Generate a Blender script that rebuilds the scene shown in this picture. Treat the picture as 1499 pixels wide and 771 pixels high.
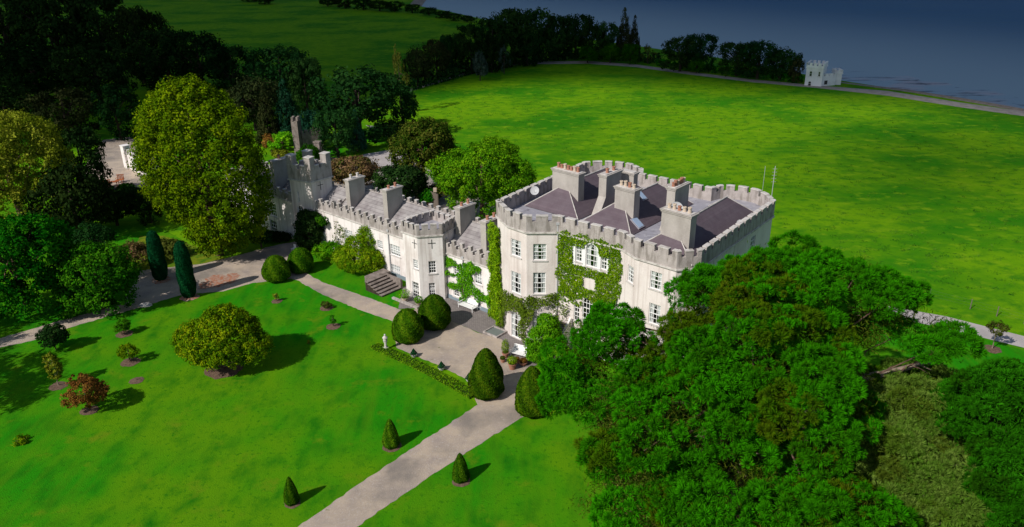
import bpy, math, random
import numpy as np
from mathutils import Matrix, Vector

# ------------------------------------------------------------------ camera, sky, sun, exposure
for o in list(bpy.data.objects): bpy.data.objects.remove(o)
SC = bpy.context.scene
COL = SC.collection
F, CX, CY = 1150.0, 749.5, 385.5
PITCH, ROLL, CAMH = math.radians(23.3), math.radians(-0.7), 40.0
SUN_AZ, SUN_EL = 41.0, 40.0        # direction in which shadows fall (degrees from +X), sun elevation
cr, sr = math.cos(ROLL), math.sin(ROLL)
FWD = Vector((0, math.cos(PITCH), -math.sin(PITCH)))
UPV = Vector((0, math.sin(PITCH), math.cos(PITCH)))
RGT = Vector((1, 0, 0))
xa = RGT*cr + UPV*sr
ya = RGT*(-sr) + UPV*cr
cam_d = bpy.data.cameras.new('camera'); cam = bpy.data.objects.new('camera', cam_d); COL.objects.link(cam)
m = Matrix((xa, ya, -FWD)).transposed().to_4x4(); m.translation = (0, 0, CAMH)
cam.matrix_world = m
cam_d.sensor_fit = 'HORIZONTAL'; cam_d.sensor_width = 36; cam_d.lens = F*36/1499
cam_d.clip_start = 0.5; cam_d.clip_end = 30000
SC.camera = cam
W = bpy.data.worlds.new('World'); SC.world = W; W.use_nodes = True
nt = W.node_tree; bg = nt.nodes['Background']
sky = nt.nodes.new('ShaderNodeTexSky'); sky.sky_type = 'NISHITA'; sky.sun_disc = False
sunvec = Vector((-math.cos(math.radians(SUN_AZ))*math.cos(math.radians(SUN_EL)), -math.sin(math.radians(SUN_AZ))*math.cos(math.radians(SUN_EL)), math.sin(math.radians(SUN_EL))))
sky.sun_elevation = math.radians(SUN_EL)
sky.sun_rotation = math.atan2(sunvec.x, sunvec.y)
nt.links.new(sky.outputs[0], bg.inputs[0]); bg.inputs[1].default_value = 0.085
sl = bpy.data.lights.new('sun', 'SUN'); so = bpy.data.objects.new('sun', sl); COL.objects.link(so)
sl.energy = 4.5; sl.angle = math.radians(0.5); sl.color = (1.0, 0.95, 0.88)
so.rotation_euler = sunvec.to_track_quat('Z', 'Y').to_euler(); so.location = (-100, -100, 150)
SC.view_settings.view_transform = 'Standard'; SC.view_settings.look = 'None'
SC.view_settings.gamma = 1; SC.view_settings.exposure = 0.0; SC.view_settings.use_curve_mapping = False
SC.render.engine = 'CYCLES'
SC.cycles.max_bounces = 5; SC.cycles.diffuse_bounces = 2; SC.cycles.transparent_max_bounces = 8

# ------------------------------------------------------------------ surveying helpers
def ray(px, py):
    u = (px-CX)/F; v = (CY-py)/F
    u, v = u*cr - v*sr, u*sr + v*cr
    return np.array([u, math.cos(PITCH)+v*math.sin(PITCH), -math.sin(PITCH)+v*math.cos(PITCH)])
def gp(px, py, z=0.0):
    d = ray(px, py); t = (z-CAMH)/d[2]; return (d[0]*t, d[1]*t)
def wp(px, py, A, B):
    """where the sight line meets the vertical plane through A-B: metres along AB, height"""
    d = ray(px, py); dx, dy = B[0]-A[0], B[1]-A[1]; L = math.hypot(dx, dy); dx /= L; dy /= L
    # s*d_xy = A + t*(dx,dy)
    det = d[0]*(-dy) + dx*d[1]
    s = (A[0]*(-dy) + dx*A[1])/det
    X, Y = d[0]*s, d[1]*s
    return (X-A[0])*dx+(Y-A[1])*dy, CAMH+d[2]*s
def zat(px, py, x, y):
    """height at ground spot (x,y) that shows at image row py"""
    d = ray(px, py); s = y/d[1]; return CAMH+d[2]*s

# ------------------------------------------------------------------ object helpers
def tag(o, label=None, cat=None, group=None, kind=None):
    if label: o['label'] = label
    if cat: o['category'] = cat
    if group: o['group'] = group
    if kind: o['kind'] = kind
    return o
def empty(name, loc, label, cat, group=None, rz=0):
    o = bpy.data.objects.new(name, None); COL.objects.link(o); o.location = (loc[0], loc[1], loc[2] if len(loc) > 2 else 0)
    o.rotation_euler = (0, 0, rz); o.empty_display_size = 0.5
    return tag(o, label, cat, group)
def link(name, me, mat, parent=None, world=False):
    o = bpy.data.objects.new(name, me); COL.objects.link(o)
    if mat is not None and not me.materials: me.materials.append(mat)
    if parent is not None:
        o.parent = parent
        if world: o.matrix_parent_inverse = Matrix.Translation(-total_loc(parent))
    return o
def total_loc(o):
    v = Vector(o.location)
    return v
def npmesh(name, V, quads, tint=None, smooth=False):
    """fast mesh from numpy arrays; quads: (n,k) index array"""
    me = bpy.data.meshes.new(name); V = np.asarray(V, dtype=np.float32); Q = np.asarray(quads, dtype=np.int32)
    me.vertices.add(len(V)); me.vertices.foreach_set('co', V.ravel())
    n, k = Q.shape
    me.loops.add(n*k); me.loops.foreach_set('vertex_index', Q.ravel())
    me.polygons.add(n); me.polygons.foreach_set('loop_start', np.arange(0, n*k, k, dtype=np.int32))
    me.polygons.foreach_set('loop_total', np.full(n, k, dtype=np.int32))
    if tint is not None:
        a = me.attributes.new('tint', 'FLOAT', 'POINT'); a.data.foreach_set('value', np.asarray(tint, dtype=np.float32))
    me.update(calc_edges=True); me.validate()
    if smooth: me.polygons.foreach_set('use_smooth', np.ones(n, dtype=bool))
    return me
class MB:
    def __init__(s): s.v = []; s.f = []
    def box(s, c, size, U=(1, 0), z0=None):
        """c centre (x,y,z), size along U, along its left normal, and up"""
        L = math.hypot(*U[:2]); ux, uy = U[0]/L, U[1]/L; a, b, h = size[0]/2, size[1]/2, size[2]/2
        n = len(s.v)
        for dz in (-h, h):
            for (p, q) in ((-a, -b), (a, -b), (a, b), (-a, b)):
                s.v.append((c[0]+ux*p-uy*q, c[1]+uy*p+ux*q, c[2]+dz))
        s.f += [(n, n+3, n+2, n+1), (n+4, n+5, n+6, n+7)] + [(n+i, n+(i+1) % 4, n+4+(i+1) % 4, n+4+i) for i in range(4)]
        return s
    def prism(s, poly, z0, z1, cap=True):
        n = len(s.v); k = len(poly)
        for p in poly: s.v.append((p[0], p[1], z0 if len(p) < 3 else p[2]))
        for p in poly: s.v.append((p[0], p[1], z1))
        if cap: s.f += [tuple(n+i for i in range(k))[::-1], tuple(n+k+i for i in range(k))]
        s.f += [(n+i, n+(i+1) % k, n+k+(i+1) % k, n+k+i) for i in range(k)]
        return s
    def poly(s, pts): n = len(s.v); s.v += [tuple(p) for p in pts]; s.f.append(tuple(range(n, n+len(pts)))); return s
    def tube(s, pts, rad, k=7, cap=True):
        pts = [Vector(p) for p in pts]; n0 = len(s.v); up = Vector((0, 0, 1))
        for i, p in enumerate(pts):
            t = (pts[min(i+1, len(pts)-1)]-pts[max(i-1, 0)]).normalized()
            a = t.cross(up)
            if a.length < 0.05: a = t.cross(Vector((1, 0, 0)))
            a.normalize(); b = t.cross(a); r = rad[i] if hasattr(rad, '__len__') else rad
            for j in range(k):
                w = 2*math.pi*j/k; q = p+a*math.cos(w)*r+b*math.sin(w)*r; s.v.append(tuple(q))
        for i in range(len(pts)-1):
            for j in range(k): s.f.append((n0+i*k+j, n0+i*k+(j+1) % k, n0+(i+1)*k+(j+1) % k, n0+(i+1)*k+j))
        if cap: s.f += [tuple(n0+j for j in range(k))[::-1], tuple(n0+(len(pts)-1)*k+j for j in range(k))]
        return s
    def lathe(s, c, prof, k=14, sx=1, sy=1):
        n0 = len(s.v)
        for (r, z) in prof:
            for j in range(k):
                w = 2*math.pi*j/k; s.v.append((c[0]+r*sx*math.cos(w), c[1]+r*sy*math.sin(w), c[2]+z))
        for i in range(len(prof)-1):
            for j in range(k): s.f.append((n0+i*k+j, n0+i*k+(j+1) % k, n0+(i+1)*k+(j+1) % k, n0+(i+1)*k+j))
        s.f += [tuple(n0+j for j in range(k))[::-1], tuple(n0+(len(prof)-1)*k+j for j in range(k))]
        return s
    def build(s, name, mat, parent=None, smooth=False):
        me = bpy.data.meshes.new(name); me.from_pydata(s.v, [], s.f); me.update()
        if smooth: me.polygons.foreach_set('use_smooth', [True]*len(me.polygons))
        o = link(name, me, mat, parent)
        if parent is not None:
            q = parent; off = Vector((0, 0, 0))
            # geometry is written in world coordinates; undo the root's offset
            while q is not None: off += Vector(q.location); q = q.parent
            o.location = -off
        return o

# ------------------------------------------------------------------ materials
def mat(name, col, rough=0.85, spec=0.2, noise=None, bump=0.0, bscale=8.0, streak=0.0, extra=None, metal=0):
    M = bpy.data.materials.new(name); M.use_nodes = True; N = M.node_tree.nodes; L = M.node_tree.links
    b = N['Principled BSDF']; b.inputs['Roughness'].default_value = rough; b.inputs['Specular IOR Level'].default_value = spec; b.inputs['Metallic'].default_value = metal
    geo = N.new('ShaderNodeNewGeometry'); out = None
    src = N.new('ShaderNodeRGB'); src.outputs[0].default_value = (*col, 1); cur = src.outputs[0]
    for (c2, sc, lo, hi, stretch, det) in (noise or []):
        mp = N.new('ShaderNodeMapping'); mp.inputs['Scale'].default_value = stretch; L.new(geo.outputs['Position'], mp.inputs[0])
        n = N.new('ShaderNodeTexNoise'); n.inputs['Scale'].default_value = sc; n.inputs['Detail'].default_value = det; n.inputs['Roughness'].default_value = 0.6
        L.new(mp.outputs[0], n.inputs['Vector'])
        mr = N.new('ShaderNodeMapRange'); mr.inputs[1].default_value = lo; mr.inputs[2].default_value = hi; L.new(n.outputs[0], mr.inputs[0])
        mx = N.new('ShaderNodeMix'); mx.data_type = 'RGBA'; L.new(mr.outputs[0], mx.inputs[0]); L.new(cur, mx.inputs[6]); mx.inputs[7].default_value = (*c2, 1)
        cur = mx.outputs[2]
    if extra: cur = extra(N, L, geo, cur)
    L.new(cur, b.inputs['Base Color'])
    if bump:
        n = N.new('ShaderNodeTexNoise'); n.inputs['Scale'].default_value = bscale; n.inputs['Detail'].default_value = 6; L.new(geo.outputs['Position'], n.inputs['Vector'])
        bp = N.new('ShaderNodeBump'); bp.inputs['Strength'].default_value = bump; bp.inputs['Distance'].default_value = 0.1; L.new(n.outputs[0], bp.inputs['Height']); L.new(bp.outputs[0], b.inputs['Normal'])
    return M
def leafmat(name, dark, mid, light, hue=0.03, trans=0.25, vscale=0.12):
    M = bpy.data.materials.new(name); M.use_nodes = True; N = M.node_tree.nodes; L = M.node_tree.links
    b = N['Principled BSDF']; b.inputs['Roughness'].default_value = 0.6; b.inputs['Specular IOR Level'].default_value = 0.0
    at = N.new('ShaderNodeAttribute'); at.attribute_name = 'tint'
    rp = N.new('ShaderNodeValToRGB'); L.new(at.outputs['Fac'], rp.inputs[0])
    e = rp.color_ramp.elements; e[0].color = (*dark, 1); e[0].position = 0.05; e[1].color = (*light, 1); e[1].position = 0.95
    k = e.new(0.5); k.color = (*mid, 1)
    oi = N.new('ShaderNodeObjectInfo'); hs = N.new('ShaderNodeHueSaturation')
    mr = N.new('ShaderNodeMapRange'); mr.inputs[3].default_value = 0.5-hue; mr.inputs[4].default_value = 0.5+hue; L.new(oi.outputs['Random'], mr.inputs[0]); L.new(mr.outputs[0], hs.inputs['Hue'])
    m2 = N.new('ShaderNodeMath'); m2.operation = 'MULTIPLY'; m2.inputs[1].default_value = 7.31; L.new(oi.outputs['Random'], m2.inputs[0])
    m3 = N.new('ShaderNodeMath'); m3.operation = 'FRACT'; L.new(m2.outputs[0], m3.inputs[0])
    m4 = N.new('ShaderNodeMapRange'); m4.inputs[3].default_value = 1-vscale*2; m4.inputs[4].default_value = 1+vscale*2; L.new(m3.outputs[0], m4.inputs[0]); L.new(m4.outputs[0], hs.inputs['Value'])
    L.new(rp.outputs[0], hs.inputs['Color']); L.new(hs.outputs[0], b.inputs['Base Color'])
    if trans:
        t = N.new('ShaderNodeBsdfTranslucent'); L.new(hs.outputs[0], t.inputs[0]); mx = N.new('ShaderNodeMixShader'); mx.inputs[0].default_value = trans
        L.new(b.outputs[0], mx.inputs[1]); L.new(t.outputs[0], mx.inputs[2]); L.new(mx.outputs[0], N['Material Output'].inputs[0])
    return M
I3 = (1, 1, 1)
M = {}
def stain(N, L, geo, cur):
    # vertical weather streaks running down the render
    mp = N.new('ShaderNodeMapping'); mp.inputs['Scale'].default_value = (2.6, 2.6, 0.10); L.new(geo.outputs['Position'], mp.inputs[0])
    n = N.new('ShaderNodeTexNoise'); n.inputs['Scale'].default_value = 1.0; n.inputs['Detail'].default_value = 5; L.new(mp.outputs[0], n.inputs['Vector'])
    mr = N.new('ShaderNodeMapRange'); mr.inputs[1].default_value = 0.50; mr.inputs[2].default_value = 0.74; mr.inputs[4].default_value = 0.72; L.new(n.outputs[0], mr.inputs[0])
    mx = N.new('ShaderNodeMix'); mx.data_type = 'RGBA'; L.new(mr.outputs[0], mx.inputs[0]); L.new(cur, mx.inputs[6]); mx.inputs[7].default_value = (0.40, 0.33, 0.30, 1)
    return mx.outputs[2]
M['render'] = mat('cream_render', (0.73, 0.665, 0.635), 0.9, 0.1, [((0.60, 0.52, 0.49), 0.35, 0.42, 0.72, I3, 6)], 0.15, 6, extra=stain)
M['render_white'] = mat('white_render', (0.80, 0.75, 0.73), 0.9, 0.1, [((0.60, 0.53, 0.50), 0.5, 0.45, 0.75, I3, 6)], 0.15, 6, extra=stain)
M['render_far'] = mat('whitewashed_render', (0.78, 0.78, 0.78), 0.9, 0.1, [((0.6, 0.6, 0.6), 0.5, 0.45, 0.8, I3, 5)], 0.1, 5)
def stone_extra(N, L, geo, cur):
    mp = N.new('ShaderNodeMapping'); mp.inputs['Scale'].default_value = (1, 1, 0.22); L.new(geo.outputs['Position'], mp.inputs[0])
    n = N.new('ShaderNodeTexNoise'); n.inputs['Scale'].default_value = 2.4; n.inputs['Detail'].default_value = 7; L.new(mp.outputs[0], n.inputs['Vector'])
    mr = N.new('ShaderNodeMapRange'); mr.inputs[1].default_value = 0.48; mr.inputs[2].default_value = 0.62; mr.inputs[4].default_value = 0.7; L.new(n.outputs[0], mr.inputs[0])
    mx = N.new('ShaderNodeMix'); mx.data_type = 'RGBA'; L.new(mr.outputs[0], mx.inputs[0]); L.new(cur, mx.inputs[6]); mx.inputs[7].default_value = (0.20, 0.175, 0.155, 1)
    return mx.outputs[2]
M['stone'] = mat('grey_parapet_stone', (0.43, 0.385, 0.365), 0.95, 0.1, [((0.32, 0.285, 0.27), 1.1, 0.4, 0.7, I3, 8)], 0.35, 9, extra=stone_extra)
M['coping'] = mat('pale_coping_stone', (0.58, 0.54, 0.51), 0.95, 0.1, [((0.33, 0.30, 0.27), 1.6, 0.45, 0.7, I3, 8)], 0.3, 9)
M['chimney'] = mat('grey_chimney_render', (0.42, 0.385, 0.355), 0.95, 0.1, [((0.31, 0.28, 0.255), 0.9, 0.4, 0.7, (1, 1, 0.5), 8)], 0.3, 8)
def courses(scale, depth, seam):
    def ex(N, L, geo, cur):
        sp = N.new('ShaderNodeSeparateXYZ'); L.new(geo.outputs['Position'], sp.inputs[0])
        w = N.new('ShaderNodeMath'); w.operation = 'MULTIPLY'; w.inputs[1].default_value = scale; L.new(sp.outputs[2], w.inputs[0])
        fr = N.new('ShaderNodeMath'); fr.operation = 'FRACT'; L.new(w.outputs[0], fr.inputs[0])
        lt = N.new('ShaderNodeMapRange'); lt.inputs[1].default_value = 0.0; lt.inputs[2].default_value = seam; lt.inputs[3].default_value = depth; lt.inputs[4].default_value = 0; L.new(fr.outputs[0], lt.inputs[0])
        fl = N.new('ShaderNodeMath'); fl.operation = 'FLOOR'; L.new(w.outputs[0], fl.inputs[0])
        wn = N.new('ShaderNodeTexWhiteNoise'); wn.noise_dimensions = '1D'; L.new(fl.outputs[0], wn.inputs['W'])
        mr = N.new('ShaderNodeMapRange'); mr.inputs[3].default_value = 0; mr.inputs[4].default_value = 0.22; L.new(wn.outputs[0], mr.inputs[0])
        ad = N.new('ShaderNodeMath'); ad.operation = 'MAXIMUM'; L.new(lt.outputs[0], ad.inputs[0]); L.new(mr.outputs[0], ad.inputs[1])
        mx = N.new('ShaderNodeMix'); mx.data_type = 'RGBA'; L.new(ad.outputs[0], mx.inputs[0]); L.new(cur, mx.inputs[6]); mx.inputs[7].default_value = (0.03, 0.025, 0.03, 1)
        return mx.outputs[2]
    return ex
M['slate'] = mat('purple_slate', (0.135, 0.103, 0.120), 0.75, 0.25, [((0.11, 0.078, 0.095), 1.2, 0.4, 0.7, I3, 7), ((0.15, 0.12, 0.13), 6, 0.62, 0.8, I3, 3)], 0.2, 12, extra=courses(5.5, 0.35, 0.2))
M['slate_grey'] = mat('grey_stone_slate', (0.35, 0.325, 0.32), 0.9, 0.15, [((0.20, 0.175, 0.18), 0.9, 0.4, 0.7, I3, 7)], 0.3, 10, extra=courses(3.3, 0.6, 0.22))
M['lead'] = mat('lead_sheet', (0.30, 0.29, 0.33), 0.6, 0.3, [((0.42, 0.41, 0.44), 0.8, 0.5, 0.7, I3, 5), ((0.16, 0.15, 0.17), 1.3, 0.58, 0.72, I3, 5)], 0.1, 5)
M['white'] = mat('white_paint', (0.80, 0.79, 0.78), 0.55, 0.3)
M['curtain'] = mat('cream_curtain', (0.75, 0.73, 0.70), 0.9, 0.05)
M['sill'] = mat('pale_sill_stone', (0.55, 0.52, 0.50), 0.9, 0.1, [((0.38, 0.35, 0.33), 3, 0.5, 0.7, I3, 4)])
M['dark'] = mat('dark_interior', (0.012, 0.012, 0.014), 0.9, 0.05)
M['iron'] = mat('black_iron', (0.03, 0.03, 0.03), 0.5, 0.4)
M['pipe'] = mat('grey_downpipe', (0.42, 0.42, 0.43), 0.5, 0.3)
M['terracotta'] = mat('terracotta', (0.38, 0.19, 0.13), 0.8, 0.15, [((0.30, 0.12, 0.08), 5, 0.45, 0.7, I3, 4)])
M['pot_buff'] = mat('buff_clay', (0.52, 0.42, 0.33), 0.8, 0.15)
M['stucco_blue'] = mat('blue_grey_plinth', (0.20, 0.25, 0.29), 0.8, 0.15)
M['glass'] = None
g = bpy.data.materials.new('window_glass'); g.use_nodes = True; N = g.node_tree.nodes; L = g.node_tree.links
for n in list(N):
    if n.type == 'BSDF_PRINCIPLED': N.remove(n)
gl = N.new('ShaderNodeBsdfGlossy'); gl.inputs['Roughness'].default_value = 0.05; tr = N.new('ShaderNodeBsdfTransparent'); tr.inputs[0].default_value = (0.95, 0.97, 0.98, 1)
mx = N.new('ShaderNodeMixShader'); mx.inputs[0].default_value = 0.08; L.new(tr.outputs[0], mx.inputs[1]); L.new(gl.outputs[0], mx.inputs[2]); L.new(mx.outputs[0], N['Material Output'].inputs[0])
M['glass'] = g
# ground
def mow(N, L, geo, cur):
    mp = N.new('ShaderNodeMapping'); mp.inputs['Rotation'].default_value = (0, 0, math.radians(-38)); mp.inputs['Scale'].default_value = (0.9, 0.09, 1); L.new(geo.outputs['Position'], mp.inputs[0])
    n = N.new('ShaderNodeTexNoise'); n.inputs['Scale'].default_value = 0.9; n.inputs['Detail'].default_value = 3; L.new(mp.outputs[0], n.inputs['Vector'])
    mr = N.new('ShaderNodeMapRange'); mr.inputs[1].default_value = 0.42; mr.inputs[2].default_value = 0.68; mr.inputs[4].default_value = 0.45; L.new(n.outputs[0], mr.inputs[0])
    mx = N.new('ShaderNodeMix'); mx.data_type = 'RGBA'; L.new(mr.outputs[0], mx.inputs[0]); L.new(cur, mx.inputs[6]); mx.inputs[7].default_value = (0.075, 0.21, 0.004, 1)
    return mx.outputs[2]
M['lawn'] = mat('mown_lawn', (0.018, 0.20, 0.003), 0.95, 0.02, [((0.085, 0.225, 0.003), 0.055, 0.42, 0.58, I3, 4), ((0.010, 0.125, 0.003), 0.5, 0.48, 0.72, (1, .6, 1), 9), ((0.11, 0.20, 0.006), 0.35, 0.58, 0.72, I3, 6), ((0.02, 0.13, 0.003), 2.6, 0.55, 0.7, I3, 5)], 0.5, 9, extra=mow)
M['field'] = mat('pasture_grass', (0.115, 0.265, 0.003), 0.97, 0.02, [((0.028, 0.165, 0.003), 0.035, 0.45, 0.60, (1, 1.3, 1), 5), ((0.040, 0.165, 0.004), 0.5, 0.48, 0.68, (0.8, 1, 1), 10), ((0.17, 0.30, 0.007), 0.45, 0.54, 0.74, (0.7, 1, 1), 10), ((0.025, 0.115, 0.005), 1.2, 0.60, 0.70, (0.7, 1, 1), 7)], 0.6, 3)
M['gravel'] = mat('pinkish_gravel', (0.47, 0.38, 0.295), 0.95, 0.08, [((0.33, 0.275, 0.245), 0.5, 0.4, 0.7, I3, 9), ((0.50, 0.45, 0.41), 5, 0.55, 0.75, I3, 4), ((0.25, 0.215, 0.185), 0.16, 0.5, 0.66, I3, 5), ((0.14, 0.14, 0.05), 1.4, 0.66, 0.76, I3, 8)], 0.6, 25)
M['road'] = mat('pale_tarmac', (0.42, 0.38, 0.37), 0.9, 0.1, [((0.33, 0.30, 0.29), 0.5, 0.4, 0.7, I3, 8)], 0.2, 18)
def flags(N, L, geo, cur):
    mp = N.new('ShaderNodeMapping'); mp.inputs['Rotation'].default_value = (0, 0, math.radians(42)); L.new(geo.outputs['Position'], mp.inputs[0])
    br = N.new('ShaderNodeTexBrick'); br.inputs['Scale'].default_value = 1.6; br.inputs['Mortar Size'].default_value = 0.03; br.inputs['Color1'].default_value = (0.27, 0.235, 0.225, 1); br.inputs['Color2'].default_value = (0.20, 0.175, 0.17, 1); br.inputs['Mortar'].default_value = (0.10, 0.09, 0.085, 1)
    L.new(mp.outputs[0], br.inputs['Vector'])
    mx = N.new('ShaderNodeMix'); mx.data_type = 'RGBA'; mx.inputs[0].default_value = 0.75; L.new(cur, mx.inputs[6]); L.new(br.outputs[0], mx.inputs[7])
    return mx.outputs[2]
M['paving'] = mat('stone_flags', (0.27, 0.235, 0.22), 0.9, 0.1, [((0.16, 0.14, 0.135), 1.0, 0.4, 0.7, I3, 7)], 0.3, 10, extra=flags)
M['mulch'] = mat('bark_mulch', (0.17, 0.115, 0.08), 0.95, 0.05, [((0.09, 0.055, 0.045), 5, 0.4, 0.7, I3, 6)], 0.6, 20)
M['redbed'] = mat('fallen_red_leaves', (0.34, 0.13, 0.07), 0.95, 0.05, [((0.36, 0.27, 0.22), 2.5, 0.4, 0.6, I3, 8)], 0.4, 20)
M['yellowgrass'] = mat('leaf_strewn_grass', (0.15, 0.19, 0.01), 0.95, 0.05, [((0.03, 0.13, 0.006), 0.8, 0.45, 0.65, I3, 7)], 0.4, 10)
M['shore'] = mat('shore_stones', (0.30, 0.24, 0.20), 0.95, 0.05, [((0.15, 0.13, 0.10), 0.8, 0.4, 0.7, I3, 8)], 0.6, 3)
M['track'] = mat('stone_track', (0.34, 0.30, 0.27), 0.95, 0.05, [((0.22, 0.20, 0.17), 0.6, 0.4, 0.7, I3, 6)], 0.3, 6)
M['bark'] = mat('pine_bark', (0.16, 0.10, 0.075), 0.95, 0.05, [((0.08, 0.05, 0.04), 4, 0.4, 0.7, (1, 1, 0.3), 6)], 0.8, 8)
M['bark_pale'] = mat('pale_bark', (0.33, 0.26, 0.20), 0.95, 0.05, [((0.18, 0.14, 0.11), 4, 0.4, 0.7, (1, 1, 0.3), 6)], 0.8, 8)
M['bark_dark'] = mat('dark_bark', (0.06, 0.045, 0.035), 0.95, 0.05, [((0.03, 0.025, 0.02), 4, 0.4, 0.7, (1, 1, 0.3), 6)], 0.8, 8)
M['oldstone'] = mat('old_grey_stone', (0.24, 0.20, 0.18), 0.95, 0.08, [((0.12, 0.10, 0.085), 1.5, 0.4, 0.68, I3, 8), ((0.40, 0.36, 0.33), 2.2, 0.58, 0.75, I3, 6)], 0.7, 6)
M['wood'] = mat('orange_teak', (0.42, 0.13, 0.05), 0.7, 0.2, [((0.26, 0.08, 0.03), 6, 0.4, 0.7, (1, 1, 6), 4)])
M['darkwood'] = mat('weathered_fence_wood', (0.16, 0.13, 0.11), 0.9, 0.1)
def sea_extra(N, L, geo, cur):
    # water pales over shallow sands; the broad darkening seaward paints in shade
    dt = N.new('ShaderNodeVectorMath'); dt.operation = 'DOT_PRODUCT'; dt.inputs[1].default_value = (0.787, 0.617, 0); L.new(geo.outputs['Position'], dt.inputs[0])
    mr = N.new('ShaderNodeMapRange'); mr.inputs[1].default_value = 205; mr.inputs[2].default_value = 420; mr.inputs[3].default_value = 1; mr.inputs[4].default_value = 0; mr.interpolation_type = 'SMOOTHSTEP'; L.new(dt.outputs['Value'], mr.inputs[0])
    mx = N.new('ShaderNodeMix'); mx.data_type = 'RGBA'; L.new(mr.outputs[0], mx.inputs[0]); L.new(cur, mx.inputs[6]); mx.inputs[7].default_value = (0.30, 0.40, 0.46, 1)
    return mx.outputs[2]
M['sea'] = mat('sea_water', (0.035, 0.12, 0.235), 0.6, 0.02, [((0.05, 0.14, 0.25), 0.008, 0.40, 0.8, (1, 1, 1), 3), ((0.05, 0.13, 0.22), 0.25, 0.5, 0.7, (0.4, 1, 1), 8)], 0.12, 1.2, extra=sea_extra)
M['shallow'] = mat('shallow_water_over_sand', (0.28, 0.38, 0.45), 0.6, 0.03, [((0.42, 0.38, 0.42), 0.12, 0.5, 0.66, (0.5, 1, 1), 8), ((0.06, 0.07, 0.10), 0.35, 0.55, 0.66, (0.3, 1, 1), 8)], 0.1, 1.2)
M['shade_cloud'] = mat('shade_cloud_white', (0.85, 0.86, 0.88), 1.0, 0.0)
# leaves
M['lf_lime'] = leafmat('lime_leaves', (0.035, 0.085, 0.002), (0.095, 0.175, 0.002), (0.21, 0.28, 0.004), 0.0)
M['lf_bright'] = leafmat('bright_leaves', (0.03, 0.15, 0.003), (0.08, 0.30, 0.005), (0.22, 0.46, 0.010), 0.01)
M['lf_mag'] = leafmat('magnolia_leaves', (0.03, 0.10, 0.002), (0.11, 0.22, 0.003), (0.32, 0.38, 0.006), 0.0)
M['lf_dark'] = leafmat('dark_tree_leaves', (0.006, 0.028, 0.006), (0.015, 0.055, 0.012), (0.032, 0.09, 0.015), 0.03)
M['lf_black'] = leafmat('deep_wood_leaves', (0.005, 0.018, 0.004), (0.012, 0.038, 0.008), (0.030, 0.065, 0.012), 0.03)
M['lf_mid'] = leafmat('mid_green_leaves', (0.010, 0.055, 0.002), (0.022, 0.12, 0.003), (0.065, 0.19, 0.005), 0.02)
M['lf_olive'] = leafmat('olive_leaves', (0.03, 0.045, 0.008), (0.07, 0.09, 0.012), (0.15, 0.16, 0.03), 0.02)
M['lf_yellow'] = leafmat('yellowing_leaves', (0.06, 0.10, 0.004), (0.18, 0.22, 0.012), (0.40, 0.42, 0.04), 0.0)
M['lf_brown'] = leafmat('bronze_green_leaves', (0.014, 0.045, 0.004), (0.045, 0.085, 0.006), (0.13, 0.13, 0.02), 0.01)
M['lf_red'] = leafmat('red_brown_leaves', (0.07, 0.05, 0.01), (0.22, 0.085, 0.02), (0.30, 0.18, 0.03), 0.01)
M['lf_pink'] = leafmat('russet_leaves', (0.04, 0.08, 0.008), (0.13, 0.085, 0.03), (0.24, 0.14, 0.08), 0.01)
M['lf_yew'] = leafmat('clipped_yew', (0.018, 0.065, 0.002), (0.045, 0.13, 0.003), (0.11, 0.18, 0.006), 0.01, 0.1)
M['lf_cyp'] = leafmat('cypress_green', (0.003, 0.040, 0.015), (0.006, 0.075, 0.022), (0.012, 0.11, 0.03), 0.01, 0.1)
M['lf_ivy'] = leafmat('ivy_leaves', (0.04, 0.11, 0.003), (0.13, 0.25, 0.004), (0.30, 0.42, 0.010), 0.0, 0.2)
M['lf_ivyg'] = leafmat('green_creeper', (0.03, 0.13, 0.003), (0.08, 0.27, 0.004), (0.18, 0.42, 0.010), 0.0, 0.2)
M['lf_wist'] = leafmat('wisteria_leaves', (0.04, 0.075, 0.005), (0.10, 0.16, 0.010), (0.20, 0.27, 0.03), 0.0, 0.2)
M['lf_pine'] = leafmat('pine_needles', (0.080, 0.12, 0.003), (0.026, 0.145, 0.0015), (0.038, 0.265, 0.002), 0.0, 0.2)
M['lf_pinein'] = leafmat('old_needles_shade_dark', (0.010, 0.03, 0.002), (0.03, 0.065, 0.003), (0.09, 0.11, 0.010), 0.0, 0.15)  # old olive needles, darkened to paint shade into the crown gaps
M['lf_cone'] = leafmat('cypress_foliage', (0.09, 0.13, 0.012), (0.07, 0.17, 0.010), (0.17, 0.26, 0.04), 0.01, 0.15)
M['lf_rough'] = leafmat('rough_grass', (0.02, 0.08, 0.006), (0.04, 0.14, 0.01), (0.10, 0.20, 0.02), 0.01, 0.2)
M['lf_far_blue'] = leafmat('willow_leaves', (0.02, 0.035, 0.03), (0.04, 0.07, 0.055), (0.08, 0.11, 0.09), 0.01, 0.1)

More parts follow.
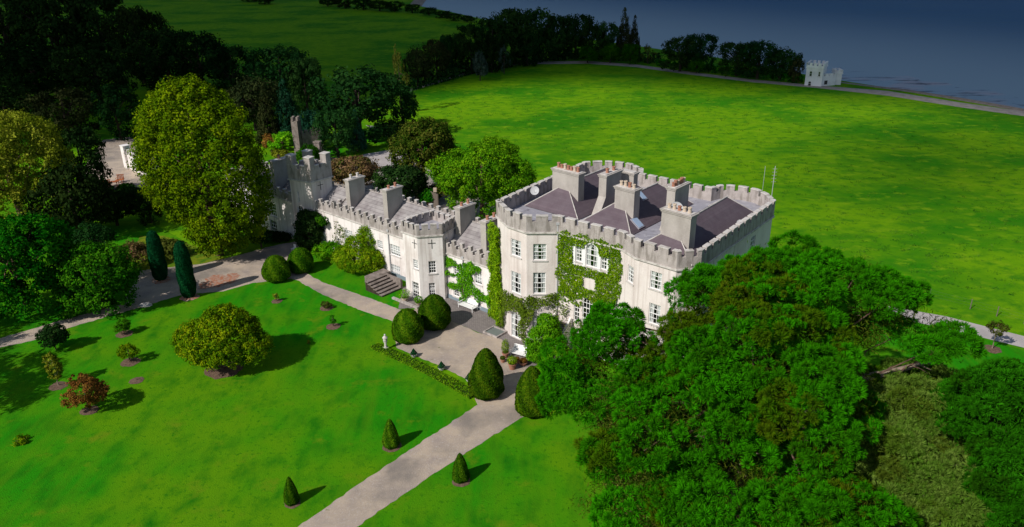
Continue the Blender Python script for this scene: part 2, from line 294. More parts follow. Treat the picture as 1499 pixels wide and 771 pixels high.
# ------------------------------------------------------------------ foliage builders
def leaf_quads(P, Nn, size, rng, jitter=0.5, aspect=0.7):
    n = len(P); Nn = Nn + rng.normal(0, jitter, (n, 3)); Nn /= np.linalg.norm(Nn, axis=1, keepdims=True)+1e-9
    r = rng.normal(0, 1, (n, 3)); T = np.cross(Nn, r); T /= np.linalg.norm(T, axis=1, keepdims=True)+1e-9
    B = np.cross(Nn, T); s = (size if hasattr(size, '__len__') else np.full(n, size))[:, None]
    bend = Nn*s*0.18
    V = np.stack([P-T*s*0.5, P-B*s*0.5*aspect+bend, P+T*s*0.5, P+B*s*0.5*aspect+bend], 1).reshape(-1, 3)
    return V, np.arange(n*4).reshape(n, 4)
def blade_quads(P, D, length, width, rng):
    """slim needles standing along D"""
    n = len(P); D = D/(np.linalg.norm(D, axis=1, keepdims=True)+1e-9); r = rng.normal(0, 1, (n, 3)); B = np.cross(D, r); B /= np.linalg.norm(B, axis=1, keepdims=True)+1e-9
    l = (length*(0.7+0.6*rng.random(n)))[:, None]; w = width
    V = np.stack([P, P+D*l*0.55-B*w*0.5, P+D*l, P+D*l*0.55+B*w*0.5], 1).reshape(-1, 3)
    return V, np.arange(n*4).reshape(n, 4)
def unit(rng, n):
    v = rng.normal(0, 1, (n, 3)); return v/np.linalg.norm(v, axis=1, keepdims=True)
def crown_points(rng, lobes, nclump, cr, per, low=-0.55, fill=0.55, flat=0.8):
    """lobes: list of (centre, radii). Clumps of leaves sit near each lobe's surface"""
    w = np.array([r[0]*r[1]+r[0]*r[2] for c, r in lobes]); w = w/w.sum()
    P = []; Nn = []; T = []
    for (c, r), ww in zip(lobes, w):
        c = np.array(c); r = np.array(r); k = max(3, int(nclump*ww))
        d = unit(rng, k*3); d = d[d[:, 2] > low][:k]; k = len(d)
        rad = fill+(1-fill)*rng.random(k)**0.45
        cc = c+d*r*rad[:, None]
        # keep clumps that are not deep inside another lobe
        keep = np.ones(k, bool)
        for (c2, r2) in lobes:
            if c2 is c: continue
            q = (cc-np.array(c2))/np.array(r2)
            keep &= (np.linalg.norm(q, axis=1) > 0.62) | (np.linalg.norm((cc-c)/r, axis=1) < 0.01)
        cc = cc[keep]; d = d[keep]; k = len(cc)
        if k == 0: continue
        crr = cr*(0.6+0.8*rng.random(k))
        tt = rng.random(k)
        for i in range(k):
            u = unit(rng, per); u = u*np.array([1, 1, flat]); sh = (0.45+0.6*rng.random(per))[:, None]
            p = cc[i]+u*sh*crr[i]
            P.append(p); Nn.append(u*0.8+d[i]*0.5+np.array([0, 0, 0.25])); T.append(np.clip(tt[i]*0.6+rng.random(per)*0.4, 0, 1))
    return np.concatenate(P), np.concatenate(Nn), np.concatenate(T)
def crown_mesh(name, seed, lobes, nclump, cr, per, leaf, low=-0.55, fill=0.55, jitter=0.5, flat=0.8):
    rng = np.random.default_rng(seed)
    P, Nn, T = crown_points(rng, lobes, nclump, cr, per, low, fill, flat)
    V, Q = leaf_quads(P, Nn, leaf*(0.6+0.8*rng.random(len(P))), rng, jitter)
    return npmesh(name, V, Q, np.repeat(T, 4))
def place(name, me, mat_, parent):
    o = link(name, me, mat_, parent)
    off = Vector((0, 0, 0)); q = parent
    while q is not None: off += Vector(q.location); q = q.parent
    o.location = -off
    return o
def limbs(mb, base, top, r0, lobes, seed, rk=6, nl=6):
    rnd = random.Random(seed)
    b = Vector(base); t = Vector(top); mid = b.lerp(t, 0.5)+Vector((rnd.uniform(-.3, .3), rnd.uniform(-.3, .3), 0))*r0*2
    mb.tube([b-Vector((0, 0, 0.2)), b+Vector((0, 0, r0*0.6)), b.lerp(mid, 0.5), mid, mid.lerp(t, 0.5), t], [r0*1.5, r0*1.1, r0, r0*0.8, r0*0.5, r0*0.15], rk+2)
    for i in range(nl):
        c, r = lobes[i % len(lobes)]
        s = b.lerp(t, rnd.uniform(0.25, 0.75)); a = rnd.uniform(0, 6.28)
        e = Vector(c)+Vector((math.cos(a)*r[0], math.sin(a)*r[1], rnd.uniform(-0.2, 0.5)*r[2]))*0.75
        m1 = s.lerp(e, 0.5)+Vector((0, 0, (e-s).length*0.08))
        mb.tube([s, s.lerp(m1, 0.5), m1, e], [r0*0.45, r0*0.36, r0*0.25, r0*0.06], rk)
def rand_lobes(seed, c, R, n, spread=0.5, size=(0.4, 0.65)):
    rnd = random.Random(seed); L = [(tuple(c), (R[0]*0.72, R[1]*0.72, R[2]*0.78))]
    for i in range(n):
        a = 6.283*i/n*2.4+rnd.uniform(-.4, .4); z = rnd.uniform(-0.55, 0.75); q = math.sqrt(max(0.05, 1-z*z))
        k = rnd.uniform(*size)
        L.append(((c[0]+math.cos(a)*q*R[0]*(1-k)*1.05, c[1]+math.sin(a)*q*R[1]*(1-k)*1.05, c[2]+z*R[2]*(1-k)*1.1), (R[0]*k, R[1]*k, R[2]*k*0.85)))
    return L
def hero_tree(name, label, cat, base, lobes, mat_, nclump, cr, per, leaf, seed, trunk_r=0.3, bark='bark', group=None, low=-0.55, fill=0.55, top=None, nl=7, jitter=0.5):
    root = empty(name, (base[0], base[1], 0), label, cat, group)
    me = crown_mesh('crown', seed, lobes, nclump, cr, per, leaf, low, fill, jitter)
    place('crown', me, M[mat_], root)
    mb = MB(); cz = max(c[2] for c, r in lobes); c0 = lobes[0][0]
    limbs(mb, (base[0], base[1], 0), top or (c0[0], c0[1], c0[2]+lobes[0][1][2]*0.6), trunk_r, lobes, seed, nl=nl)
    mb.build('trunk', M[bark], root, smooth=True)
    return root
def px_tree(bx, by, x0, x1, ytop, low_frac=0.25):
    """size and position of a tree seen with foot at (bx,by), spanning x0..x1, top at row ytop"""
    X, Y = gp(bx, by); h = zat(bx, ytop, X, Y); r = (x1-x0)/2/F*(Y*math.cos(PITCH)+(CAMH-h/2)*math.sin(PITCH))
    cx = (x0+x1)/2; d = ray(cx, (by+ytop)/2); s = Y/d[1]
    return X, Y, h, r, d[0]*s
# unit trees (radius 1, height 2) copied for the woods
PROTO = []
def unit_tree(seed, mat_, nclump=150, shape='round'):
    root = bpy.data.objects.new('woodland_tree', None); COL.objects.link(root)
    if shape == 'round': lobes = rand_lobes(seed, (0, 0, 1.08), (1, 1, 0.9), 9)+[((0.3, 0.2, 0.45), (0.6, 0.6, 0.42)), ((-0.35, -0.2, 0.5), (0.55, 0.55, 0.4))]
    elif shape == 'tall': lobes = rand_lobes(seed, (0, 0, 1.05), (1, 1, 0.93), 7)+[((0.1, -0.2, 0.4), (0.55, 0.55, 0.38))]
    elif shape == 'conifer': lobes = [((0, 0, 0.35+0.22*i), (0.95-0.115*i, 0.95-0.115*i, 0.26)) for i in range(8)]
    else: lobes = rand_lobes(seed, (0, 0, 0.9), (1, 1, 0.95), 6)
    me = crown_mesh('crown', seed, lobes, nclump, 0.17, 46, 0.075, low=-0.8, fill=0.6)
    c = link('crown', me, M[mat_], root)
    mb = MB(); limbs(mb, (0, 0, 0), (0, 0, 1.5), 0.065, lobes, seed, 5, 5); t = mb.build('trunk', M['bark_dark'], root)
    return root
def copy_tree(src, loc, scale, rz, label, cat, group, mat_=None):
    r = src.copy(); COL.objects.link(r); r.location = loc; r.scale = scale; r.rotation_euler = (0, 0, rz)
    tag(r, label, cat, group)
    for ch in list(src.children):
        c = ch.copy(); COL.objects.link(c); c.parent = r
        if mat_ and ch.name.startswith('crown'):
            c.material_slots[0].link = 'OBJECT'; c.material_slots[0].material = M[mat_]
    return r

# ------------------------------------------------------------------ ground, water, cloud
def sheet(name, pts, z, mat_, **kw):
    mb = MB(); mb.poly([(p[0], p[1], z) for p in pts]); o = mb.build(name, mat_)
    me = o.data
    import bmesh
    bm = bmesh.new(); bm.from_mesh(me); bmesh.ops.triangulate(bm, faces=bm.faces[:]); 
    for f in bm.faces:
        if f.normal.z < 0: f.normal_flip()
    bm.to_mesh(me); bm.free()
    return tag(o, kind='structure')
def pxs(L, z=0): return [gp(x, y, z) for x, y in L]
def wobble(pts, amp, step, seed):
    rnd = random.Random(seed); out = []
    n = len(pts)
    for i in range(n):
        a = pts[i]; b = pts[(i+1) % n]; L = math.hypot(b[0]-a[0], b[1]-a[1]); k = max(1, min(60, int(L/step)))
        for j in range(k):
            t = j/k; out.append((a[0]+(b[0]-a[0])*t+rnd.uniform(-amp, amp), a[1]+(b[1]-a[1])*t+rnd.uniform(-amp, amp)))
    return out
shore_px = [(1499, 163), (1420, 148), (1340, 134), (1240, 119), (1175, 108), (1050, 84), (940, 68), (850, 55), (760, 40), (700, 26), (655, 16), (600, 6)]
shore = pxs(shore_px)
far = [(-60, 620), (-150, 900), (-900, 1400), (-2500, 1500), (-2500, -600), (900, -600), (330, 60), (190, 130)]
land = wobble(shore, 0.8, 4, 3)[:-20] if False else shore
sheet('ground', land+far, 0.0, M['field'])
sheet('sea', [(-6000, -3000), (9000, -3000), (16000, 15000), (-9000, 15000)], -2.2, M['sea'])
# shore: stony slope running down into the water, and the pale shallows beyond it
def offs(line, d):
    out = []
    for i, p in enumerate(line):
        a = line[max(0, i-1)]; b = line[min(len(line)-1, i+1)]; dx, dy = b[0]-a[0], b[1]-a[1]; L = math.hypot(dx, dy)
        out.append((p[0]+dy/L*d, p[1]-dx/L*d))
    return out
line = [(190, 130)]+shore+[(-60, 620)]
mbs = MB(); rnd = random.Random(5); fine = []
for i in range(len(line)-1):
    a, b = line[i], line[i+1]; k = max(2, min(20, int(math.hypot(b[0]-a[0], b[1]-a[1])/4)))
    for j in range(k): fine.append((a[0]+(b[0]-a[0])*j/k, a[1]+(b[1]-a[1])*j/k))
o1 = offs(fine, 0); o2 = offs(fine, 6); 
for i in range(len(fine)-1):
    r1 = 5+rnd.random()*3
    n = len(mbs.v)
    mbs.v += [(*o1[i], 0.0), (*o1[i+1], 0.0)]
    mbs.v += [(*o2[i+1], -2.4), (*o2[i], -2.4)]
    mbs.f.append((n, n+1, n+2, n+3))
tag(mbs.build('shore', M['shore']), kind='structure')
sh_out = offs(fine, 5.5); sh_far = [(p[0]+(q[0]-p[0])*1.0, p[1]+(q[1]-p[1])*1.0) for p, q in zip(offs(fine, 5.5), offs(fine, 26))]
k0 = [i for i, p in enumerate(fine) if p[0] > 55]
ss = [sh_out[i] for i in k0]; sf = [(sh_far[i][0]+rnd.uniform(-5, 5), sh_far[i][1]+rnd.uniform(-5, 5)) for i in k0]
sheet('shallow_water', ss+sf[::-1], -2.15, M['shallow'])

# the garden sheets
LAWN = pxs([(-400, 620), (0, 509), (62, 495), (103, 479), (180, 457), (268, 431), (327, 426), (370, 414), (389, 412), (425, 408), (435, 410), (470, 430), (517, 450), (574, 470), (600, 520), (700, 592), (640, 632), (520, 712), (437, 771), (300, 900), (-400, 1000)])
sheet('lawn', LAWN, 0.008, M['lawn'])
sheet('lawn_right', pxs([(762, 612), (800, 590), (960, 560), (1100, 560), (1150, 700), (1300, 1050), (300, 1050), (380, 860), (523, 771), (640, 690)]), 0.008, M['lawn'])
sheet('lawn_bank', pxs([(450, 401), (477, 415), (540, 436), (583, 452), (600, 440), (575, 420), (520, 400), (480, 380), (440, 365), (430, 385)]), 0.008, M['lawn'])
sheet('lawn_left', pxs([(-300, 560), (0, 495), (59, 478), (96, 467), (180, 445), (208, 395), (296, 386), (300, 370), (230, 330), (0, 330), (-300, 350)]), 0.008, M['lawn'])
sheet('lawn_front', pxs([(1140, 560), (1300, 430), (1380, 478), (1499, 513), (1650, 560), (1700, 900), (1300, 900)]), 0.008, M['lawn'])
sheet('lawn_behind', pxs([(430, 250), (500, 190), (560, 190), (600, 205), (590, 228), (520, 236), (480, 250)]), 0.008, M['lawn'])
sheet('gravel_drive', wobble(pxs([(-400, 590), (0, 495), (59, 478), (96, 467), (180, 445), (205, 396), (296, 386), (340, 376), (398, 360), (440, 352), (446, 390), (450, 401), (425, 408), (389, 412), (370, 414), (327, 426), (268, 431), (180, 457), (103, 479), (62, 495), (0, 509), (-400, 620)]), 0.10, 0.45, 1), 0.016, M['gravel'])
sheet('gravel_path', wobble(pxs([(425, 408), (446, 399), (477, 415), (540, 436), (583, 452), (600, 458), (611, 451), (668, 473), (701, 487), (735, 497), (760, 515), (800, 560), (800, 590), (762, 612), (640, 690), (523, 771), (380, 868), (240, 905), (437, 771), (520, 712), (640, 632), (700, 592), (684, 556), (640, 534), (580, 509), (574, 470), (517, 450), (470, 430), (435, 410)]), 0.08, 0.4, 2), 0.020, M['gravel'])
sheet('paving', pxs([(583, 452), (611, 451), (668, 473), (701, 487), (735, 497), (752, 540), (785, 535), (800, 500), (800, 440), (700, 420), (640, 400), (590, 420)]), 0.026, M['paving'])
sheet('terrace_yard', pxs([(150, 205), (190, 200), (215, 215), (230, 240), (250, 275), (205, 285), (150, 280), (120, 250)]), 0.010, M['gravel'])
sheet('courtyard', pxs([(400, 250), (470, 230), (540, 232), (600, 232), (720, 300), (800, 330), (700, 400), (430, 330)]), 0.012, M['track'])
sheet('rear_drive', pxs([(535, 183), (560, 186), (600, 205), (590, 212)]), 0.020, M['road'])
sheet('rear_yard', pxs([(530, 226), (590, 216), (610, 240), (540, 245)]), 0.020, M['road'])
sheet('driveway', pxs([(1300, 448), (1385, 463), (1499, 492), (1700, 545), (1700, 570), (1499, 509), (1385, 481), (1300, 463)]), 0.016, M['road'])
sheet('yellow_verge', pxs([(205, 345), (240, 345), (300, 365), (330, 378), (296, 386), (208, 395), (190, 380)]), 0.012, M['yellowgrass'])
sheet('leaf_litter', wobble(pxs([(294, 421), (300, 407), (335, 401), (350, 402), (345, 412), (320, 420)]), 0.5, 0.5, 4), 0.022, M['redbed'])
sheet('field_track', pxs([(600, 130), (680, 106), (760, 90), (860, 89), (930, 94), (1010, 105), (1100, 116), (1200, 125), (1300, 133), (1400, 149), (1499, 163), (1560, 173), (1560, 181), (1499, 170), (1400, 156), (1300, 140), (1200, 129), (1100, 120), (1010, 109), (930, 98), (860, 93), (760, 94), (680, 109), (600, 134)]), 0.02, M['track'])
sheet('rubble_beach', pxs([(1225, 119), (1330, 131), (1420, 145), (1499, 159), (1499, 163.5), (1420, 149.5), (1330, 134.5), (1230, 121)]), 0.012, M['shore'])

# unseen cumulus mass, added and outlined to shade woods, hill and water
def shade_cloud(name, label, ground_poly, H, thick, seed):
    k = H/math.tan(math.radians(SUN_EL)); dx, dy = -math.cos(math.radians(SUN_AZ))*k, -math.sin(math.radians(SUN_AZ))*k
    pts = wobble([(p[0]+dx, p[1]+dy) for p in ground_poly], 6 if thick > 50 else 1.5, 60, seed)
    cx = sum(p[0] for p in pts)/len(pts); cy = sum(p[1] for p in pts)/len(pts)
    mb = MB(); rn = random.Random(seed); n = len(pts); rings = [(1, 0), (1.0, 0.25), (0.93, 0.55), (0.8, 0.85), (0.5, 1.0), (0.15, 1.05)]
    for f, h in rings:
        for p in pts: mb.v.append((cx+(p[0]-cx)*f*(1+rn.uniform(-.02, .02)*(h > 0)), cy+(p[1]-cy)*f, H+thick*h*rn.uniform(0.75, 1.2)))
    for i in range(len(rings)-1):
        for j in range(n): mb.f.append((i*n+j, i*n+(j+1) % n, (i+1)*n+(j+1) % n, (i+1)*n+j))
    mb.f += [tuple(range(n))[::-1], tuple((len(rings)-1)*n+j for j in range(n))]
    o = mb.build(name, M['shade_cloud'], smooth=True)
    return tag(o, label, 'shade_cloud')
tag(shade_cloud('shade_cloud', 'wide unseen cumulus bank added to shade the woods and the bay', [(-500, 130), (-120, 150), (-60, 168), (-25, 206), (20, 222), (66, 202), (98, 188), (121, 171), (175, 140), (420, 60), (700, 300), (1200, 700), (1400, 1600), (-1500, 1600), (-1400, 200)], 1800, 160, 7), kind='structure')

gx_, gy_ = gp(1335, 250)  # unseen puff, sized to lay a soft shade around this spot
tag(shade_cloud('shade_cloud', 'small unseen cumulus puff added to shade one patch of the big field', [(gx_+17*math.cos(t)+(4 if k % 2 else -2), gy_+11*math.sin(t)) for k, t in enumerate([6.283*i/14 for i in range(14)])], 3400, 25, 9), kind='structure')

# ------------------------------------------------------------------ building helpers
def inset(poly, d, closed=True):
    """move an outline inwards (outline runs with the outside on its right)"""
    n = len(poly); out = []
    for i in range(n):
        p = poly[i]; a = poly[(i-1) % n] if (closed or i > 0) else None; b = poly[(i+1) % n] if (closed or i < n-1) else None
        ns = []
        for (s, e) in ((a, p), (p, b)):
            if s is None or e is None: continue
            dx, dy = e[0]-s[0], e[1]-s[1]; L = math.hypot(dx, dy); ns.append((-dy/L, dx/L))
        if len(ns) == 1: nx, ny = ns[0]; k = 1
        else:
            nx, ny = ns[0][0]+ns[1][0], ns[0][1]+ns[1][1]; L = math.hypot(nx, ny); nx /= L; ny /= L
            k = min(1.6, 1/max(0.3, nx*ns[0][0]+ny*ns[0][1]))
        out.append((p[0]+nx*d*k, p[1]+ny*d*k))
    return out
def ring_strip(mb, outer, inner, z0, z1, closed):
    n = len(outer); b = len(mb.v)
    for (o, i) in zip(outer, inner):
        mb.v += [(o[0], o[1], z0), (o[0], o[1], z1), (i[0], i[1], z1), (i[0], i[1], z0)]
    m_ = n if closed else n-1
    for k in range(m_):
        p = b+4*k; q = b+4*((k+1) % n)
        mb.f += [(p, q, q+1, p+1), (p+1, q+1, q+2, p+2), (p+2, q+2, q+3, p+3), (p+3, q+3, q, p)]
    if not closed: mb.f += [(b, b+1, b+2, b+3), (b+4*(n-1)+3, b+4*(n-1)+2, b+4*(n-1)+1, b+4*(n-1))]
def merlon_run(mb, cop, poly, closed, th, zc, zt, pitch, gap, stepped=False, coph=0.08, over=0.05):
    n = len(poly); inn = inset(poly, th, closed); segs = n if closed else n-1
    # cumulative length and gap list
    cum = [0]; gaps = []
    for i in range(segs):
        a, b = poly[i], poly[(i+1) % n]; L = math.hypot(b[0]-a[0], b[1]-a[1]); k = int(round(L/pitch))
        if L < pitch*0.75: k = 0
        for j in range(k): c = cum[-1]+L*(j+0.5)/k; gaps.append((c-gap/2, c+gap/2))
        cum.append(cum[-1]+L)
    total = cum[-1]
    def at(s, off=0.0):
        for i in range(segs):
            if s <= cum[i+1]+1e-6:
                a, b = poly[i], poly[(i+1) % n]; L = cum[i+1]-cum[i]; t = (s-cum[i])/L
                dx, dy = (b[0]-a[0])/L, (b[1]-a[1])/L; x, y = a[0]+dx*(s-cum[i]), a[1]+dy*(s-cum[i])
                return ((x+dy*off, y-dx*off), (x-dy*(th+off), y+dx*(th+off)))
    def run(s0, s1, z0, z1, dst, off=0.0):
        P = [at(s0, off)]
        for i in range(1, segs+(0)):
            if s0+1e-3 < cum[i] < s1-1e-3:
                q = poly[i]; w = inn[i]
                ex, ey = (q[0]-w[0]), (q[1]-w[1]); L = math.hypot(ex, ey)
                P.append(((q[0]+ex/L*off, q[1]+ey/L*off), (w[0]-ex/L*off, w[1]-ey/L*off)))
        P.append(at(s1, off))
        ring_strip(dst, [p[0] for p in P], [p[1] for p in P], z0, z1, False)
    if not gaps: run(0, total, zc, zt, mb); run(0, total, zt, zt+coph, cop, over); return
    spans = []
    prev = 0
    for g0, g1 in gaps: spans.append((prev, g0)); prev = g1
    spans.append((prev, total))
    for s0, s1 in spans:
        if s1-s0 < 0.15: continue
        if stepped and s1-s0 > 0.7:
            zl = zc+(zt-zc)*0.42; k = (s1-s0)*0.27
            run(s0, s0+k, zc, zl, mb); run(s0+k, s1-k, zc, zt, mb); run(s1-k, s1, zc, zl, mb)
            run(s0, s0+k-over, zl, zl+coph*0.8, cop, over*0.6); run(s1-k+over, s1, zl, zl+coph*0.8, cop, over*0.6)
            run(s0+k, s1-k, zt, zt+coph, cop, over)
        else:
            run(s0, s1, zc, zt, mb); run(s0+0.0, s1-0.0, zt, zt+coph, cop, over)
def battlement(parent, poly, closed, z0, zc, zt, th=0.35, pitch=1.35, gap=0.36, stepped=False, stone='stone', cap='coping'):
    mb = MB(); cp = MB(); inn = inset(poly, th, closed)
    ring_strip(mb, poly, inn, z0, zc, closed)
    merlon_run(mb, cp, poly, closed, th, zc, zt, pitch, gap, stepped)
    b = mb.build('battlement', M[stone], parent); cp.build('coping', M[cap], b)
    lp = inset(poly, -0.09, closed); li = inset(poly, 0.1, closed); c = MB(); ring_strip(c, lp, li, z0-0.14, z0+0.03, closed)
    c.build('cornice', M[cap], parent)
    return b
def wall_facet(mb, A, B, z0, z1, holes, depth=0.22):
    dx, dy = B[0]-A[0], B[1]-A[1]; L = math.hypot(dx, dy); dx /= L; dy /= L
    def P(t, z, d=0.0): return (A[0]+dx*t-dy*d, A[1]+dy*t+dx*d, z)
    xs = sorted(set([0, L]+[v for h in holes for v in (h[0]-h[2]/2, h[0]+h[2]/2)])); zs = sorted(set([z0, z1]+[v for h in holes for v in (h[1]-h[3]/2, h[1]+h[3]/2)]))
    for i in range(len(xs)-1):
        for j in range(len(zs)-1):
            cx, cz = (xs[i]+xs[i+1])/2, (zs[j]+zs[j+1])/2
            if any(abs(cx-h[0]) < h[2]/2 and abs(cz-h[1]) < h[3]/2 for h in holes): continue
            mb.poly([P(xs[i], zs[j]), P(xs[i+1], zs[j]), P(xs[i+1], zs[j+1]), P(xs[i], zs[j+1])])
    for (t, z, w, h) in [q[:4] for q in holes]:
        a, b, c, d = t-w/2, t+w/2, z-h/2, z+h/2
        mb.poly([P(a, c), P(a, c, depth), P(b, c, depth), P(b, c)]); mb.poly([P(a, d), P(b, d), P(b, d, depth), P(a, d, depth)])
        mb.poly([P(a, c), P(a, d), P(a, d, depth), P(a, c, depth)]); mb.poly([P(b, c), P(b, c, depth), P(b, d, depth), P(b, d)])
def window(parent, A, B, t, z, w, h, nx=3, nz=4, style='sash', curtain=1, sill=True, wallmat='render', depth=0.22, fm='white'):
    dx, dy = B[0]-A[0], B[1]-A[1]; L = math.hypot(dx, dy); U = (dx/L, dy/L)
    def P(a, zz, d): return (A[0]+U[0]*(t+a)-U[1]*d, A[1]+U[1]*(t+a)+U[0]*d, z+zz)
    f = MB(); fr = 0.075; d0 = depth-0.09
    f.box(P(-w/2+fr/2, 0, d0), (fr, 0.09, h), U); f.box(P(w/2-fr/2, 0, d0), (fr, 0.09, h), U)
    f.box(P(0, h/2-fr/2, d0), (w-2*fr, 0.09, fr), U); f.box(P(0, -h/2+fr/2, d0), (w-2*fr, 0.09, fr), U)
    if style in ('sash', 'arch'):
        f.box(P(0, 0, d0-0.005), (w-2*fr, 0.07, 0.065), U)
    bw = 0.045
    for i in range(1, nx): f.box(P(-w/2+fr+(w-2*fr)*i/nx, 0, d0+0.01), (bw, 0.05, h-2*fr), U)
    for j in range(1, nz):
        if style == 'sash' and abs(j*2-nz) < 0.5: continue
        f.box(P(0, -h/2+fr+(h-2*fr)*j/nz, d0+0.012), (w-2*fr, 0.046, bw), U)
    if style == 'arch':
        r = w/2-fr
        for k in range(1, 5):
            a = math.pi*k/5; f.box(P(math.cos(a)*r*0.5, h/2-fr-r+math.sin(a)*r*0.5, d0-0.004), (0.035, 0.05, 0.035), U)
    fo = f.build('window', M[fm], parent)
    if style == 'arch':       # spandrels close the corners above the arch
        s = MB(); r = w/2
        for sg in (-1, 1):
            pts = [(sg*r, h/2)]+[(sg*r*math.cos(a), h/2-r+r*math.sin(a)) for a in [math.pi/2*k/8 for k in range(9)]]
            fro = [P(p[0], p[1], 0.0) for p in pts]; bak = [P(p[0], p[1], depth-0.04) for p in pts]
            n = len(s.v); s.v += fro+bak; m_ = len(pts)
            s.f += [tuple(n+i for i in range(m_)), tuple(n+m_+i for i in range(m_))[::-1]]+[(n+i, n+(i+1) % m_, n+m_+(i+1) % m_, n+m_+i) for i in range(m_)]
        s.build('spandrel', M[wallmat], fo)
        b = MB(); arc = [P(math.cos(math.pi*k/12)*(r-0.04), h/2-r+math.sin(math.pi*k/12)*(r-0.04), 0.10) for k in range(13)]
        b.tube(arc, 0.045, 5); b.build('arch_frame', M[fm], fo)
    gl_ = MB(); n = len(gl_.v); gl_.box(P(0, 0, d0+0.03), (w-2*fr, 0.012, h-2*fr), U); gl_.build('glass', M['glass'], fo)
    if curtain == 1:
        for sg in (-1, 1):
            c = MB(); top = h/2-fr; wv = w/2-fr; K = 10
            rows = []
            for j in range(6):
                q = j/5; ext = wv*(0.96-0.62*min(1, q*1.45)) if q < .7 else wv*(0.34+0.25*(q-.7)/.3)
                rows.append([(sg*(wv-ext*i/K), top-q*(h-2*fr), d0+0.07+0.02*math.sin(i*2.2)) for i in range(K+1)])
            n = len(c.v)
            for rw in rows: c.v += [P(*p) for p in rw]
            for j in range(5):
                for i in range(K): c.f.append((n+j*(K+1)+i, n+j*(K+1)+i+1, n+(j+1)*(K+1)+i+1, n+(j+1)*(K+1)+i))
            c.build('curtain', M['curtain'], fo)
    elif curtain == 2:       # pale blind over the whole opening
        c = MB(); c.box(P(0, h*0.05, d0+0.1), (w-2*fr, 0.015, h*0.86), U); c.build('blind', M['curtain'], fo)
    # dark room behind
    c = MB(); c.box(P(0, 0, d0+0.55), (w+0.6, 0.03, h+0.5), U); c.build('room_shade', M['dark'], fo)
    if sill:
        c = MB(); c.box(P(0, -h/2-0.06, 0.02), (w+0.26, 0.22, 0.11), U); c.build('sill', M['sill'], fo)
    return fo
def pots(parent, c, U, span, n, z, kinds, sc=1.0):
    for i in range(n):
        a = (-0.5+(i+0.5)/n)*span; rnd = random.Random(int(c[0]*100)+i); h = (0.40+0.16*rnd.random())*sc
        mb = MB(); mb.lathe((c[0]+U[0]*a, c[1]+U[1]*a, z), [(0.19*sc, 0), (0.17*sc, h*0.15), (0.145*sc, h*0.75), (0.19*sc, h*0.78), (0.19*sc, h*0.95), (0.14*sc, h), (0.1*sc, h), (0.1*sc, h*0.7)], 10)
        mb.build('chimney_pot', M[kinds[i % len(kinds)]], parent)
def chimney(parent, c, U, L, T, z0, z1, n, kinds, taper=0.0, potsc=1.0):
    mb = MB(); mb.box((c[0], c[1], (z0+z1-0.25)/2), (L, T, z1-0.25-z0), U)
    mb.box((c[0], c[1], z1-0.17), (L+0.16, T+0.16, 0.157), U); mb.box((c[0], c[1], z1-0.045), (L+0.3, T+0.3, 0.09), U)
    if taper: # battered foot
        N_ = (-U[1], U[0]); b = len(mb.v)
        for (zz, l, o) in ((z0, L*0.5+taper, T/2+0.003), (z0+(z1-z0)*0.45, L*0.5+0.01, T/2+0.003)):
            for (p, q) in ((-l, -o), (l, -o), (l, o), (-l, o)): mb.v.append((c[0]+U[0]*p+N_[0]*q, c[1]+U[1]*p+N_[1]*q, zz))
        mb.f += [(b+i, b+(i+1) % 4, b+4+(i+1) % 4, b+4+i) for i in range(4)]
    o = mb.build('chimney', M['chimney'], parent)
    fl = MB(); fl.box((c[0], c[1], z1+0.03), (L-0.1, T-0.1, 0.06), U); fl.build('flaunching', M['coping'], o)
    pots(o, c, U, L*0.86, n, z1+0.05, kinds, potsc)
    return o
def hip_roof(parent, R0, R1, w, zr, ze, hip0, hip1, mat_, name='roof', gable0=False, gable1=False, ridge=True):
    """ridge R0-R1; half width w; hips reach hip0/hip1 beyond the ridge ends"""
    dx, dy = R1[0]-R0[0], R1[1]-R0[1]; L = math.hypot(dx, dy); U = (dx/L, dy/L); N_ = (-U[1], U[0])
    e0 = (R0[0]-U[0]*hip0, R0[1]-U[1]*hip0); e1 = (R1[0]+U[0]*hip1, R1[1]+U[1]*hip1)
    a, b = (e0[0]+N_[0]*w, e0[1]+N_[1]*w, ze), (e0[0]-N_[0]*w, e0[1]-N_[1]*w, ze)
    c, d = (e1[0]-N_[0]*w, e1[1]-N_[1]*w, ze), (e1[0]+N_[0]*w, e1[1]+N_[1]*w, ze)
    p, q = (R0[0], R0[1], zr), (R1[0], R1[1], zr)
    mb = MB(); mb.poly([a, b, p]); mb.poly([b, c, q, p]); mb.poly([c, d, q]); mb.poly([d, a, p, q]); mb.poly([a, d, c, b])
    o = mb.build(name, M[mat_], parent)
    if ridge:
        r = MB(); r.tube([(p[0], p[1], p[2]+0.02), (q[0], q[1], q[2]+0.02)], 0.07, 6)
        for s, e in ((p, a), (p, b), (q, c), (q, d)): r.tube([(s[0], s[1], s[2]+.02), (e[0], e[1], e[2]+.02)], 0.05, 5)
        r.build('ridge_tile', M['coping' if mat_ == 'slate' else 'stone'], o)
    return o
def cross_slit(parent, A, B, px, py, s=0.55, w=0.07):
    t, z = wp(px, py, A, B); dx, dy = B[0]-A[0], B[1]-A[1]; L = math.hypot(dx, dy); U = (dx/L, dy/L)
    c = (A[0]+U[0]*t+U[1]*0.01, A[1]+U[1]*t-U[0]*0.01, z); mb = MB(); mb.box(c, (w, 0.04, s*2), U); mb.box((c[0], c[1], z+0.1), (s*1.5, 0.044, w), U)
    mb.build('arrow_slit', M['iron'], parent)
